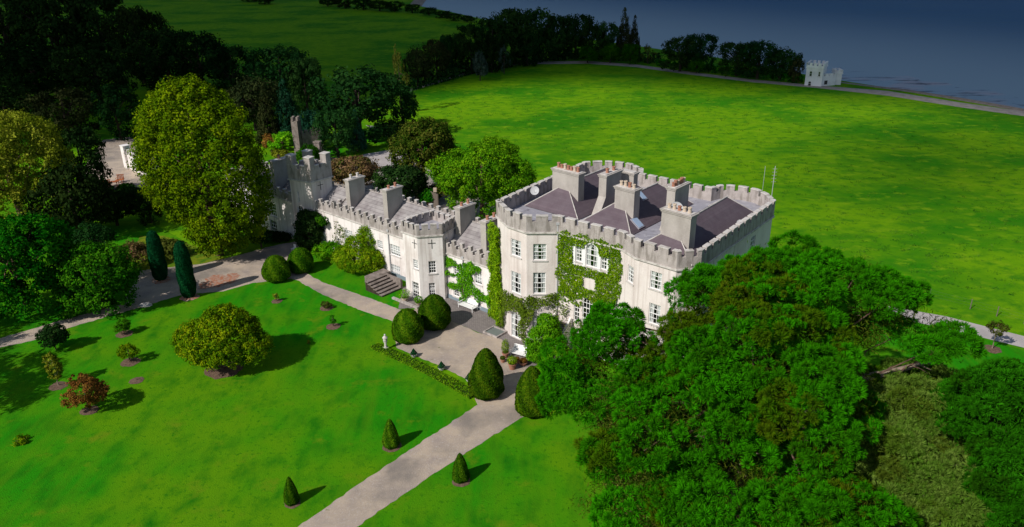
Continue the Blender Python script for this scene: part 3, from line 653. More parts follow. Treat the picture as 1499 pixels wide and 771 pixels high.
def downpipe(parent, A, B, px, z0, z1, py=None):
    t, _ = wp(px, py or 380, A, B); dx, dy = B[0]-A[0], B[1]-A[1]; L = math.hypot(dx, dy); U = (dx/L, dy/L)
    c = (A[0]+U[0]*t+U[1]*0.1, A[1]+U[1]*t-U[0]*0.1); mb = MB(); mb.tube([(c[0], c[1], z0), (c[0], c[1], z1)], 0.07, 8); mb.box((c[0], c[1], z1+0.12), (0.35, 0.22, 0.24), U)
    mb.build('downpipe', M['pipe'], parent)

class Building:
    """walls from an outline (outside on the right), with real window openings"""
    def __init__(s, root, poly, z0, z1, wallmat, closed=True):
        s.root = root; s.poly = poly; s.z0 = z0; s.z1 = z1; s.mat = wallmat; s.closed = closed; s.holes = {i: [] for i in range(len(poly))}; s.todo = []
    def seg(s, i): return s.poly[i], s.poly[(i+1) % len(s.poly)]
    def win(s, i, x0, x1, y0, y1, w=None, h=None, **kw):
        A, B = s.seg(i); cx, cy = (x0+x1)/2, (y0+y1)/2; L = math.hypot(B[0]-A[0], B[1]-A[1])
        t, z = wp(cx, cy, A, B)
        if w is None: w = abs(wp(x1, cy, A, B)[0]-wp(x0, cy, A, B)[0])
        if h is None: h = abs(wp(cx, y0, A, B)[1]-wp(cx, y1, A, B)[1])
        w = min(w, L-0.3); t = min(max(t, w/2+0.12), L-w/2-0.12)
        s.holes[i].append((t, z, w, h)); s.todo.append((i, t, z, w, h, kw))
    def done(s):
        mb = MB(); n = len(s.poly)
        for i in range(n if s.closed else n-1):
            A, B = s.seg(i); wall_facet(mb, A, B, s.z0, s.z1, s.holes[i])
        mb.build('wall', M[s.mat], s.root)
        for (i, t, z, w, h, kw) in s.todo:
            A, B = s.seg(i); window(s.root, A, B, t, z, w, h, wallmat=s.mat, **kw)

# ------------------------------------------------------------------ the mansion
RED = ['terracotta', 'terracotta', 'pot_buff']; BUFF = ['pot_buff', 'pot_buff', 'terracotta']
ZT = 14.1
mpx = [(726, 293), (742, 307), (770, 316), (817, 316), (911, 339), (931, 351), (992, 368), (1028, 366), (1135.5, 293), (1124.5, 283), (1109, 276), (1089, 272), (1069, 270), (1053, 270), (1041, 273), (941, 253), (941.6, 246.5), (925, 239), (907, 236), (891, 235), (876, 235), (855, 236)]
mout = pxs(mpx, ZT)
man = empty('mansion', (mout[0][0], mout[0][1], 0), 'tall castellated cream mansion with octagonal corner towers and purple slate roofs', 'mansion')
mwall = inset(mout, 0.10)
B = Building(man, mwall, -0.5, 12.42, 'render')
kw = dict(nx=3, nz=4)
B.win(1, 748, 762.5, 351, 375, **kw); B.win(1, 748, 762.5, 398.5, 429, **kw); B.win(1, 748, 761.5, 458, 494, nx=3, nz=4)
B.win(2, 780.5, 800, 357, 381, **kw); B.win(2, 780.5, 799, 399, 430, **kw); B.win(2, 779, 796, 462, 496, nx=3, nz=4)
B.win(3, 842.5, 852, 360, 383, nx=2, nz=4); B.win(3, 857.5, 875, 357, 391, nx=3, nz=4, style='arch'); B.win(3, 879.5, 888.5, 371, 395, nx=2, nz=4)
B.win(3, 840, 848, 444, 470, nx=2, nz=4, curtain=0); B.win(3, 852.5, 867, 436, 468, nx=3, nz=4, style='arch', curtain=0)
B.win(4, 919, 927, 389, 414, w=0.95, **kw)
B.win(5, 952, 968, 398, 424, w=1.2, **kw); B.win(5, 950, 966, 445, 475, w=1.2, **kw); B.win(5, 948, 964, 495, 530, w=1.2, **kw)
for k in range(3):
    for xx in (0.28, 0.72):
        A_, B_ = B.seg(7); L_ = math.hypot(B_[0]-A_[0], B_[1]-A_[1]); B.holes[7].append((L_*xx, 2.4+4.1*k, 1.2, 2.1)); B.todo.append((7, L_*xx, 2.4+4.1*k, 1.2, 2.1, kw))
B.done()
battlement(man, mout, True, 12.42, 13.52, ZT-0.06, 0.38, 1.38, 0.36)
mb = MB(); mb.poly([(p[0], p[1], 12.62) for p in inset(mout, 0.35)]); mb.build('lead_roof', M['lead'], man)
for (i_, poly_) in ((3, [(838.5, 401), (838.5, 360), (843, 354.5), (853, 353.5), (858, 353), (866, 350.5), (873, 354), (879, 363), (887, 365.5), (891, 371), (891, 402.5), (878, 399.5)]),):
    A_, B_ = B.seg(i_); hs_ = [h for h in B.holes[3][:3]]
    mb = MB(); dx_, dy_ = B_[0]-A_[0], B_[1]-A_[1]; L_ = math.hypot(dx_, dy_); U_ = (dx_/L_, dy_/L_)
    xs_ = sorted([(h[0]-h[2]/2, h[0]+h[2]/2, h[1]-h[3]/2, h[1]+h[3]/2) for h in hs_])
    def bx_(t0, t1, z0, z1, d=0.035): mb.box((A_[0]+U_[0]*(t0+t1)/2+U_[1]*d/2, A_[1]+U_[1]*(t0+t1)/2-U_[0]*d/2, (z0+z1)/2), (t1-t0, d, z1-z0), U_)
    zlo = min(x[2] for x in xs_)-0.02; zhi = [x[3] for x in xs_]
    bx_(xs_[0][0]-.4, xs_[0][0], zlo-.2, zhi[0]+.3); zc_ = hs_[1][1]+hs_[1][3]/2-hs_[1][2]/2; bx_(xs_[0][1], xs_[1][0], zlo-.2, max(zc_, zhi[0]+.2)); bx_(xs_[1][1], xs_[2][0], zlo-.2, max(zc_, zhi[2]+.2)); bx_(xs_[2][1], xs_[2][1]+.4, zlo-.2, zhi[2]+.3)
    bx_(xs_[0][0]+.001, xs_[0][1]-.001, zhi[0], zhi[0]+.298); bx_(xs_[2][0]+.001, xs_[2][1]-.001, zhi[2], zhi[2]+.298)
    hm_ = hs_[1]; rr_ = hm_[2]/2; cz_ = hm_[1]+hm_[3]/2-rr_
    ring_ = [(hm_[0]+math.cos(math.pi*k/14)*(rr_+.13), cz_+math.sin(math.pi*k/14)*(rr_+.13)) for k in range(15)]
    for (p0_, p1_) in zip(ring_[:-1], ring_[1:]):
        n0 = len(mb.v)
        for (tt_, zz_) in (p0_, p1_):
            ux_, uz_ = (tt_-hm_[0])/(rr_+.13), (zz_-cz_)/(rr_+.13)
            for (o_, d_) in ((-.13, 0), (.13, 0), (.13, .05), (-.13, .05)): mb.v.append((A_[0]+U_[0]*(tt_+ux_*o_)+U_[1]*d_, A_[1]+U_[1]*(tt_+ux_*o_)-U_[0]*d_, zz_+uz_*o_))
        mb.f += [(n0+i, n0+(i+1) % 4, n0+4+(i+1) % 4, n0+4+i) for i in range(4)]
    mb.build('window_surround', M['white'], man)
# front string course of pale stone and a bright panel between the windows
for (i, px0, px1, py0, py1) in ((3, 855, 871, 405, 424),):
    A_, B_ = B.seg(i); t0, z0 = wp(px0, py0, A_, B_); t1, z1 = wp(px1, py1, A_, B_)
# slate roofs in three parallel ridges
V50 = (math.cos(math.radians(49)), math.sin(math.radians(49))); U44 = (math.cos(math.radians(-44)), math.sin(math.radians(-44)))
def along(p, d, k): return (p[0]+d[0]*k, p[1]+d[1]*k)
R1a, R2a, R3a = gp(829.7, 268, 15.2), gp(911.8, 290.6, 15.0), gp(987.9, 331.4, 15.0)
R1b, R2b, R3b = along(R1a, V50, 7.5), along(R2a, V50, 6.5), gp(1064, 288, 15.0)
hip_roof(man, R1a, R1b, 3.5, 15.2, 12.7, 2.7, 2.4, 'slate'); hip_roof(man, R2a, R2b, 3.0, 15.0, 12.7, 3.0, 2.6, 'slate'); hip_roof(man, R3a, R3b, 3.05, 15.0, 12.7, 2.2, 2.6, 'slate')
def chim_px(parent, corner, L, T, U, z0, z1, n, kinds, taper=0.0, potsc=1.0):
    """corner = pixel of the near top corner (right end of the face towards the camera)"""
    c = gp(corner[0], corner[1], z1); N_ = (-U[1], U[0])
    cc = (c[0]-U[0]*L/2+N_[0]*T/2, c[1]-U[1]*L/2+N_[1]*T/2)
    return chimney(parent, cc, U, L, T, z0, z1, n, kinds, taper, potsc)
chim_px(man, (847, 255), 3.5, 0.95, U44, 12.7, 16.7, 7, RED)
chim_px(man, (929, 279), 2.3, 0.95, U44, 12.7, 16.5, 4, BUFF)
chim_px(man, (1012, 316), 3.0, 0.95, U44, 12.7, 16.7, 5, BUFF)
# stacks set across: long side runs with the ridges
def chim_v(parent, corner, L, T, z0, z1, n, kinds, taper=0.0, V=V50):
    """corner = pixel of the near top corner at the front right of the narrow end"""
    c = gp(corner[0], corner[1], z1); N_ = (-V[1], V[0])
    return chimney(parent, (c[0]+V[0]*L/2+N_[0]*T/2, c[1]+V[1]*L/2+N_[1]*T/2), V, L, T, z0, z1, n, kinds, taper, 1.0)
chim_v(man, (888, 257), 2.7, 0.9, 12.65, 16.8, 2, RED, 1.2)
chim_v(man, (989, 276), 2.7, 0.9, 12.65, 16.8, 6, RED, 1.0)
chim_v(man, (928, 254), 0.8, 1.6, 12.65, 16.3, 0, RED)
# skylights
def skylight(parent, px, py, ridgeA, ridgeB, w, zr, ze, side=-1, size=(1.0, 1.3)):
    V = (ridgeB[0]-ridgeA[0], ridgeB[1]-ridgeA[1]); L = math.hypot(*V); V = (V[0]/L, V[1]/L); N_ = (-V[1]*side, V[0]*side)
    # intersect sight line with roof plane
    d = ray(px, py); n = Vector((N_[0]*(zr-ze), N_[1]*(zr-ze), w)); p0 = Vector((ridgeA[0], ridgeA[1], zr)); o = Vector((0, 0, CAMH)); dv = Vector(d)
    s = (p0-o).dot(n)/dv.dot(n); c = o+dv*s; n.normalize(); a = Vector((V[0], V[1], 0)); b = n.cross(a)
    for nm, hw, hh, t, m_ in (('skylight', size[0]/2, size[1]/2, 0.12, 'lead'), ('skylight_glass', size[0]/2-0.1, size[1]/2-0.1, 0.15, 'pane')):
        mb = MB(); n0 = 0
        for t_ in (0.0, t):
            for (p, q) in ((-hw, -hh), (hw, -hh), (hw, hh), (-hw, hh)): mb.v.append(tuple(c+a*p+b*q+n*t_))
        mb.f = [(0, 3, 2, 1), (4, 5, 6, 7)]+[(i, (i+1) % 4, 4+(i+1) % 4, 4+i) for i in range(4)]
        if nm == 'skylight': par = mb.build(nm, M[m_], parent)
        else: mb.build('pane', M[m_], par)
M['pane'] = mat('blue_grey_pane', (0.35, 0.45, 0.60), 0.15, 0.6)
skylight(man, 932.5, 326.5, R2a, R2b, 3.0, 15.0, 12.7); skylight(man, 939, 287, R2a, R2b, 3.0, 15.0, 12.7, size=(0.8, 1.1))
def dish(parent, px, py, Y, r):
    d = ray(px, py); s = Y/d[1]; c = Vector((d[0]*s, Y, CAMH+d[2]*s)); ax = Vector((-0.25, -0.85, 0.5)).normalized(); a = ax.cross(Vector((0, 0, 1))).normalized(); b = ax.cross(a)
    mb = MB(); K = 20; rings = 5
    for i in range(rings+1):
        q = i/rings
        for j in range(K): w = 6.283*j/K; mb.v.append(tuple(c+(a*math.cos(w)+b*math.sin(w))*r*q+ax*(q*q*r*0.25)))
    for i in range(rings):
        for j in range(K): mb.f.append((i*K+j, i*K+(j+1) % K, (i+1)*K+(j+1) % K, (i+1)*K+j))
    o = mb.build('satellite_dish', M['pipe'], parent); m2 = MB(); m2.tube([tuple(c-ax*0.03), tuple(c-ax*0.4-Vector((0, 0, 0.6)))], 0.04, 6); m2.tube([tuple(c-b*r*0.0+Vector((0, 0, -r*0.8))), tuple(c+ax*0.5)], 0.02, 5); m2.build('dish_arm', M['pipe'], o)
mw0 = mout[0]
dish(man, 783, 279, gp(783, 279, 14.0)[1]-0.2, 0.48); dish(man, 990, 305, gp(990, 305, 15.4)[1], 0.62)
dish(man, 1083, 326, gp(1083, 326, 13.9)[1]-0.2, 0.3)
downpipe(man, mwall[2], mwall[3], 816.0, 0, 13.2)
# antenna masts by the rear tower
for i, (px, ytop, ybot) in enumerate([(1130, 243, 292), (1117, 243, 280)]):
    c = gp(px-1, ybot, 13.0); h = zat(px, ytop, c[0], c[1]); mb = MB(); mb.tube([(c[0], c[1], 12.6), (c[0], c[1], h)], 0.02 if i else 0.035, 6)
    if not i:
        for k in range(5): mb.tube([(c[0]-0.25, c[1], h-0.3-k*0.35), (c[0]+0.25, c[1], h-0.3-k*0.35)], 0.015, 4)
    mb.build('aerial_mast', M['pipe'], man)
# garden steps down from the ground floor at the junction
mb = MB(); A_, B_ = mwall[3], mwall[4]; t_, z_ = wp(818, 455, A_, B_)
U_ = (B_[0]-A_[0], B_[1]-A_[1]); L_ = math.hypot(*U_); U_ = (U_[0]/L_, U_[1]/L_); Nn_ = (U_[1], -U_[0])
for k in range(9):
    c = (A_[0]+U_[0]*(0.9)+Nn_[0]*(0.4+0.32*k), A_[1]+U_[1]*(0.9)+Nn_[1]*(0.4+0.32*k)); h = 2.9-0.3*k; mb.box((c[0], c[1], h/2), (1.6, 0.32, h), U_)
st = mb.build('garden_steps', M['oldstone'], man)
mb = MB()
for sg in (-1, 1):
    a = (A_[0]+U_[0]*(0.9+sg*0.93)+Nn_[0]*0.3, A_[1]+U_[1]*(0.9+sg*0.93)+Nn_[1]*0.3); e = (a[0]+Nn_[0]*2.9, a[1]+Nn_[1]*2.9)
    n = len(mb.v)
    for (p, z0, z1) in ((a, 0, 3.7), (e, 0, 1.2)):
        for o in (-0.11, 0.11): mb.v += [(p[0]+U_[0]*o, p[1]+U_[1]*o, z0), (p[0]+U_[0]*o, p[1]+U_[1]*o, z1)]
    mb.f += [(n, n+1, n+3, n+2), (n+4, n+6, n+7, n+5), (n, n+4, n+5, n+1), (n+2, n+3, n+7, n+6), (n+1, n+5, n+7, n+3), (n, n+2, n+6, n+4)]
mb.build('stair_parapet', M['render_white'], st)

# ------------------------------------------------------------------ the long wing with its middle tower
WD = (0.755, -0.656); WN = (0.656, 0.755)
def ws(s, n): return (WD[0]*s+WN[0]*n, WD[1]*s+WN[1]*n)
wing = empty('castle_wing', (*ws(-60, 57.7), 0), 'long low castellated cream wing with stepped battlements, joining the mansion to the old tower', 'castle wing')
wpoly = [ws(-81, 57.7), ws(-65, 57.7), ws(-64.4, 57.7), ws(-52.0, 57.7), ws(-49.5, 61), ws(-49.5, 65.3), ws(-81, 65.3)]
wpoly = [ws(-81, 57.7), ws(-65.0, 57.7), ws(-60.2, 57.7), ws(-51.2, 57.7), ws(-49.8, 65.3), ws(-81, 65.3)]
ww = inset(wpoly, 0.08)
Bw = Building(wing, ww, -0.5, 5.72, 'render_white')
Bw.win(0, 504.5, 516, 337, 349, nx=4, nz=4, curtain=2); Bw.win(0, 552.5, 560, 352, 364, nx=3, nz=4, curtain=2); Bw.win(0, 571.5, 585.5, 359, 374, nx=4, nz=4, curtain=2); Bw.win(0, 571.6, 585.8, 388, 407, nx=5, nz=5, curtain=2)
Bw.win(0, 488.5, 494, 347, 358, nx=2, nz=3, curtain=0)
Bw.win(2, 664, 672, 387, 402, nx=3, nz=4, curtain=0); Bw.win(2, 694.5, 705, 394, 416, nx=3, nz=4, curtain=2); Bw.win(2, 664, 672, 419, 434, nx=3, nz=4, curtain=0); Bw.win(2, 694, 703.5, 427, 447, nx=3, nz=5, curtain=2)
Bw.done()
battlement(wing, wpoly, True, 5.72, 6.5, 7.35, 0.36, 1.38, 0.34, stepped=True)
mb = MB(); A_, B_ = ww[2], ww[3]; U_ = WD
for k in range(4):
    t = 0.6+k*2.2; c = (A_[0]+U_[0]*t-WN[0]*0.03, A_[1]+U_[1]*t-WN[1]*0.03)
    mb.box((c[0], c[1], 6.15), (0.1, 0.06, 0.7), U_)
c = (A_[0]+U_[0]*3.9-WN[0]*0.035, A_[1]+U_[1]*3.9-WN[1]*0.035); mb.box((c[0], c[1], 6.46), (6.7, 0.06, 0.09), U_); mb.box((c[0], c[1], 5.86), (6.7, 0.06, 0.09), U_)
mb.build('parapet_trim', M['render_white'], wing)
mb = MB(); A_, B_ = ww[2], ww[3]; mb.box(((A_[0]+B_[0])/2-WN[0]*0.04, (A_[1]+B_[1])/2-WN[1]*0.04, 0.2), (math.hypot(B_[0]-A_[0], B_[1]-A_[1])-.1, 0.09, 0.55), WD)
A_, B_ = ww[0], ww[1]; mb.box((B_[0]-WD[0]*3-WN[0]*0.04, B_[1]-WD[1]*3-WN[1]*0.04, 0.2), (6, 0.09, 0.6), WD); mb.build('plinth', M['stucco_blue'], wing)
mb = MB(); mb.poly([(*p, 5.95) for p in inset(wpoly, 0.3)]); mb.build('gutter_roof', M['lead'], wing)
hip_roof(wing, ws(-80.5, 61.5), ws(-50.3, 61.5), 3.35, 8.6, 6.02, 0.01, 0.01, 'slate_grey')
WNv = WN
for (px, py) in ((510, 264), (565.5, 279), (673, 305), (711, 325.5)):
    chim_v(wing, (px, py), 2.5, 0.8, 6.2, 10.6, 2, RED if px != 510 else ['coping'], 0.0, V=WNv)
downpipe(wing, ww[0], ww[1], 542.5, 0.2, 5.6, 345); downpipe(wing, ww[0], ww[1], 569, 0.2, 5.9, 345); downpipe(wing, ww[2], ww[3], 679, 0.2, 5.7, 400)
# hipped lantern box on roof beside the tower
c = gp(603, 322, 8.6); mb = MB(); mb.box((c[0], c[1], 8.3), (0.9, 0.7, 1.2), WD); mb.box((c[0], c[1], 8.95), (1.1, 0.9, 0.12), WD); mb.build('roof_vent', M['coping'], wing)

mt = empty('middle_tower', (*ws(-62.5, 57), 0), 'squat octagonal white tower with cross-shaped slits, half way along the wing', 'tower')
tp = [ws(-64.6, 57.72), ws(-64.4, 55.0), ws(-61.9, 55.0), ws(-60.0, 57.2), ws(-60.6, 59.8), ws(-64.2, 59.8)]
tw = inset(tp, 0.07)
Bt = Building(mt, tw, -0.5, 8.1, 'render_white')
Bt.win(1, 605, 611.5, 380, 393, nx=3, nz=4, curtain=2); Bt.win(1, 604, 613, 413, 435, nx=3, nz=5, curtain=0)
Bt.win(2, 627.5, 638.5, 382, 400, nx=3, nz=4, curtain=0); Bt.win(2, 628, 637.5, 414, 433, nx=3, nz=5, curtain=0)
Bt.done()
battlement(mt, tp, True, 8.1, 8.75, 9.35, 0.3, 0.95, 0.26)
cross_slit(mt, tw[1], tw[2], 607, 357); cross_slit(mt, tw[2], tw[3], 632, 357)
mb = MB(); mb.poly([(*p, 8.3) for p in inset(tp, 0.28)]); mb.build('lead_roof', M['lead'], mt)

# ------------------------------------------------------------------ the old tower and the range beyond it
ct = empty('old_tower', (-27.5, 101.5, 0), 'square old castle tower with tall stepped corner merlons at the far end of the wing', 'tower')
cp_ = [(-29.8, 100.9), (-26.4, 99.2), (-24.1, 101.9), (-27.5, 103.6)]
cp_ = [gp(422, 261.5, 9.3), gp(455.5, 266.5, 9.3), gp(486.5, 257.5, 9.3)]; cp_.append((cp_[0][0]+cp_[2][0]-cp_[1][0], cp_[0][1]+cp_[2][1]-cp_[1][1]))
cw = inset(cp_, 0.08)
Bc = Building(ct, cw, -0.5, 9.3, 'render')
Bc.win(0, 436.5, 444.5, 301, 324, w=0.95, nx=2, nz=4, style='arch', curtain=0); Bc.win(0, 435.5, 438, 280, 296, w=0.3, nx=1, nz=1, curtain=2, sill=False)
Bc.done()
battlement(ct, cp_, True, 9.3, 10.9, 11.3, 0.4, 1.1, 0.4)
mb = MB(); cpb = MB()
for i, p in enumerate(inset(cp_, 0.42)):
    q = cp_[i]; U_ = (cp_[1][0]-cp_[0][0], cp_[1][1]-cp_[0][1])
    mb = MB(); cpb = MB(); mb.box((p[0], p[1], 11.7), (0.95, 0.95, 1.6), U_); cpb.box((p[0], p[1], 12.55), (1.08, 1.08, 0.1), U_)
    tt = mb.build('corner_turret', M['stone'], ct); cpb.build('coping', M['coping'], tt)
mb = MB(); mb.poly([(*p, 9.6) for p in inset(cp_, 0.38)]); mb.build('lead_roof', M['lead'], ct)
cross_slit(ct, cw[1], cw[2], 469, 271.5, 0.6)

rg = empty('old_range', (*ws(-92, 57), 0), 'low castellated range in the shade of the big lime tree, left of the square tower', 'house range')
nf = 57.2
rp = [ws(-106, nf), ws(-88.3, nf), ws(-88.3, nf+6.5), ws(-106, nf+6.5)]
rw = inset(rp, 0.08); Br = Building(rg, rw, -0.5, 5.7, 'render_white')
Br.win(0, 395.5, 404, 298, 316, nx=3, nz=4, curtain=0); Br.win(0, 396.5, 405.5, 323, 343, nx=3, nz=4, curtain=0); Br.win(0, 383, 391, 296, 311, nx=3, nz=4, curtain=0)
Br.done(); battlement(rg, rp, True, 5.7, 6.4, 7.1, 0.34, 1.35, 0.34, stepped=True)
hip_roof(rg, ws(-105.6, nf+3.3), ws(-88.6, nf+3.3), 2.85, 8.0, 5.9, 0.01, 0.01, 'slate_grey')
chim_v(rg, (399, 236), 2.6, 0.8, 6.2, 10.6, 1, RED, 0.0, V=WNv)

# link wall between old tower and the wing, and the white courtyard wall beyond the lime tree
lk = empty('link_building', (*ws(-83, 59), 0), 'short castellated link between the square tower and the wing, half hidden by the dark climber', 'building')
lpz = [ws(-86.5, 57.9), ws(-81.1, 57.9), ws(-81.1, 64.5), ws(-86.5, 64.5)]
Bl = Building(lk, inset(lpz, 0.08), -0.5, 5.6, 'render_white'); Bl.win(0, 469, 476, 325, 339, nx=3, nz=4, curtain=0); Bl.win(0, 470, 477, 345, 357, nx=3, nz=4, curtain=0); Bl.done()
battlement(lk, lpz, True, 5.6, 6.3, 7.0, 0.34, 1.3, 0.34, stepped=True)
hip_roof(lk, ws(-86.3, 61.3), ws(-81.3, 61.3), 2.9, 7.9, 5.8, 0.01, 0.01, 'slate_grey')

def batt_wall(name, label, cat, A, Bp, h, th, mat_, cap='coping', pitch=1.3, gap=0.4, mh=0.6, stepped=False):
    r = empty(name, (*A, 0), label, cat); dx, dy = Bp[0]-A[0], Bp[1]-A[1]; L = math.hypot(dx, dy)
    mb = MB(); ln = [A, Bp]; inn = inset(ln, th, False); ring_strip(mb, ln, inn, -0.3, h, False); cp = MB(); merlon_run(mb, cp, ln, False, th, h, h+mh, pitch, gap, stepped)
    b = mb.build('wall', M[mat_], r); cp.build('coping', M[cap], r); return r
r = batt_wall('courtyard_wall', 'white castellated courtyard wall glimpsed left of the big lime tree', 'wall', gp(189, 246), gp(232, 270), 2.9, 0.5, 'render_white', mh=0.7, pitch=1.1)
c = gp(190, 246); mb = MB(); mb.box((c[0]-0.3, c[1]+0.4, 1.9), (1.2, 1.2, 4.4), WD); mb.box((c[0]-0.3, c[1]+0.4, 4.16), (1.4, 1.4, 0.12), WD); mb.build('pier', M['render_white'], r)
mb = MB(); mb.box((gp(198, 243)[0], gp(198, 243)[1], 1.1), (0.5, 0.06, 0.9), WD); mb.build('window', M['iron'], r)
# ruined gateway behind the tower
gr = empty('ruined_gateway', (*gp(440, 226), 0), 'old grey stone gateway with a slim turret standing behind the square tower', 'ruin')
c0 = gp(437.5, 228); h = zat(437, 177, *c0); mb = MB(); mb.box((c0[0], c0[1]+0.7, h/2), (1.3, 1.3, h), (1, -0.3))
for k in ((-.45, -.45), (.45, -.45), (.45, .45), (-.45, .45)): mb.box((c0[0]+k[0], c0[1]+0.7+k[1], h+0.35), (0.42, 0.42, 0.7), (1, -0.3))
mb.build('turret', M['oldstone'], gr)
c1 = (c0[0]+0.9, c0[1]+0.6); c2 = (c0[0]+4.2, c0[1]+2.8); mb = MB(); cp = MB(); ln = [c1, c2]; hh = zat(455, 192, c2[0], c2[1]); ring_strip(mb, ln, inset(ln, 0.6, False), -.3, hh, False); merlon_run(mb, cp, ln, False, 0.6, hh, hh+0.6, 0.9, 0.35)
mb.build('wall', M['oldstone'], gr)
c3 = gp(467, 238); h3 = zat(467, 209, *c3); mb = MB(); mb.box((c3[0], c3[1]+0.5, h3/2), (1.1, 0.9, h3), (1, -0.3)); mb.box((c3[0], c3[1]+0.5, h3+0.1), (1.3, 1.1, 0.2), (1, -0.3)); mb.build('pier', M['oldstone'], gr)

# far white gatehouse by the shore
gh = empty('shore_gatehouse', (*gp(1190, 125), 0), 'small whitewashed castle gatehouse with a square tower standing at the water edge', 'gatehouse')
g0 = gp(1177.5, 124.5); g1 = gp(1202, 126.5)
def sq(a, b, dep):
    dx, dy = b[0]-a[0], b[1]-a[1]; L = math.hypot(dx, dy); return [a, b, (b[0]-dy/L*dep, b[1]+dx/L*dep), (a[0]-dy/L*dep, a[1]+dx/L*dep)]
tq = sq(g0, g1, 5); tz = zat(1186, 98, *g0)
Bg = Building(gh, tq, -0.5, tz, 'render_far'); Bg.win(0, 1185, 1188.5, 104.5, 111, w=0.7, h=1.4, nx=1, nz=2, curtain=0, style='arch'); Bg.win(0, 1198, 1200.5, 105.5, 111, w=0.6, h=1.3, nx=1, nz=2, curtain=0, style='arch'); Bg.win(0, 1183, 1187, 119.5, 125, w=0.8, h=1.3, nx=1, nz=2, curtain=0, style='arch', sill=False); Bg.done()
ring = inset(tq, -0.12); battlement(gh, ring, True, tz, tz+0.5, tz+1.1, 0.4, 1.2, 0.45, stone='render_far', cap='render_far')
mb = MB(); mb.poly([(*p, tz+0.1) for p in inset(tq, 0.2)]); mb.build('lead_roof', M['lead'], gh)
ga = gp(1202, 126.0); gb = gp(1222, 124.5); mb = MB(); cp = MB(); ln = [ga, gb]; zz = zat(1212, 111.5, *gp(1212, 125.5)); ring_strip(mb, ln, inset(ln, 4, False), -.5, zz, False); merlon_run(mb, cp, ln, False, 0.4, zz, zz+0.6, 1.3, 0.45)
w_ = mb.build('wall', M['render_far'], gh); cp.build('coping', M['render_far'], w_)
tq2 = sq(gp(1221, 124), gp(1230.5, 124), 3); tz2 = zat(1226, 107, *gp(1226, 124)); mb = MB(); mb.prism(tq2, -.5, tz2); mb.build('turret', M['render_far'], gh); battlement(gh, inset(tq2, -0.1), True, tz2, tz2+0.3, tz2+0.8, 0.35, 1.0, 0.4, stone='render_far', cap='render_far')
c = gp(1206.5, 121); mb = MB(); mb.box((ga[0]+(gb[0]-ga[0])*0.3, ga[1]+(gb[1]-ga[1])*0.3-0.03, 0.9), (0.9, 0.08, 1.0), (gb[0]-ga[0], gb[1]-ga[1])); mb.build('door', M['iron'], gh)

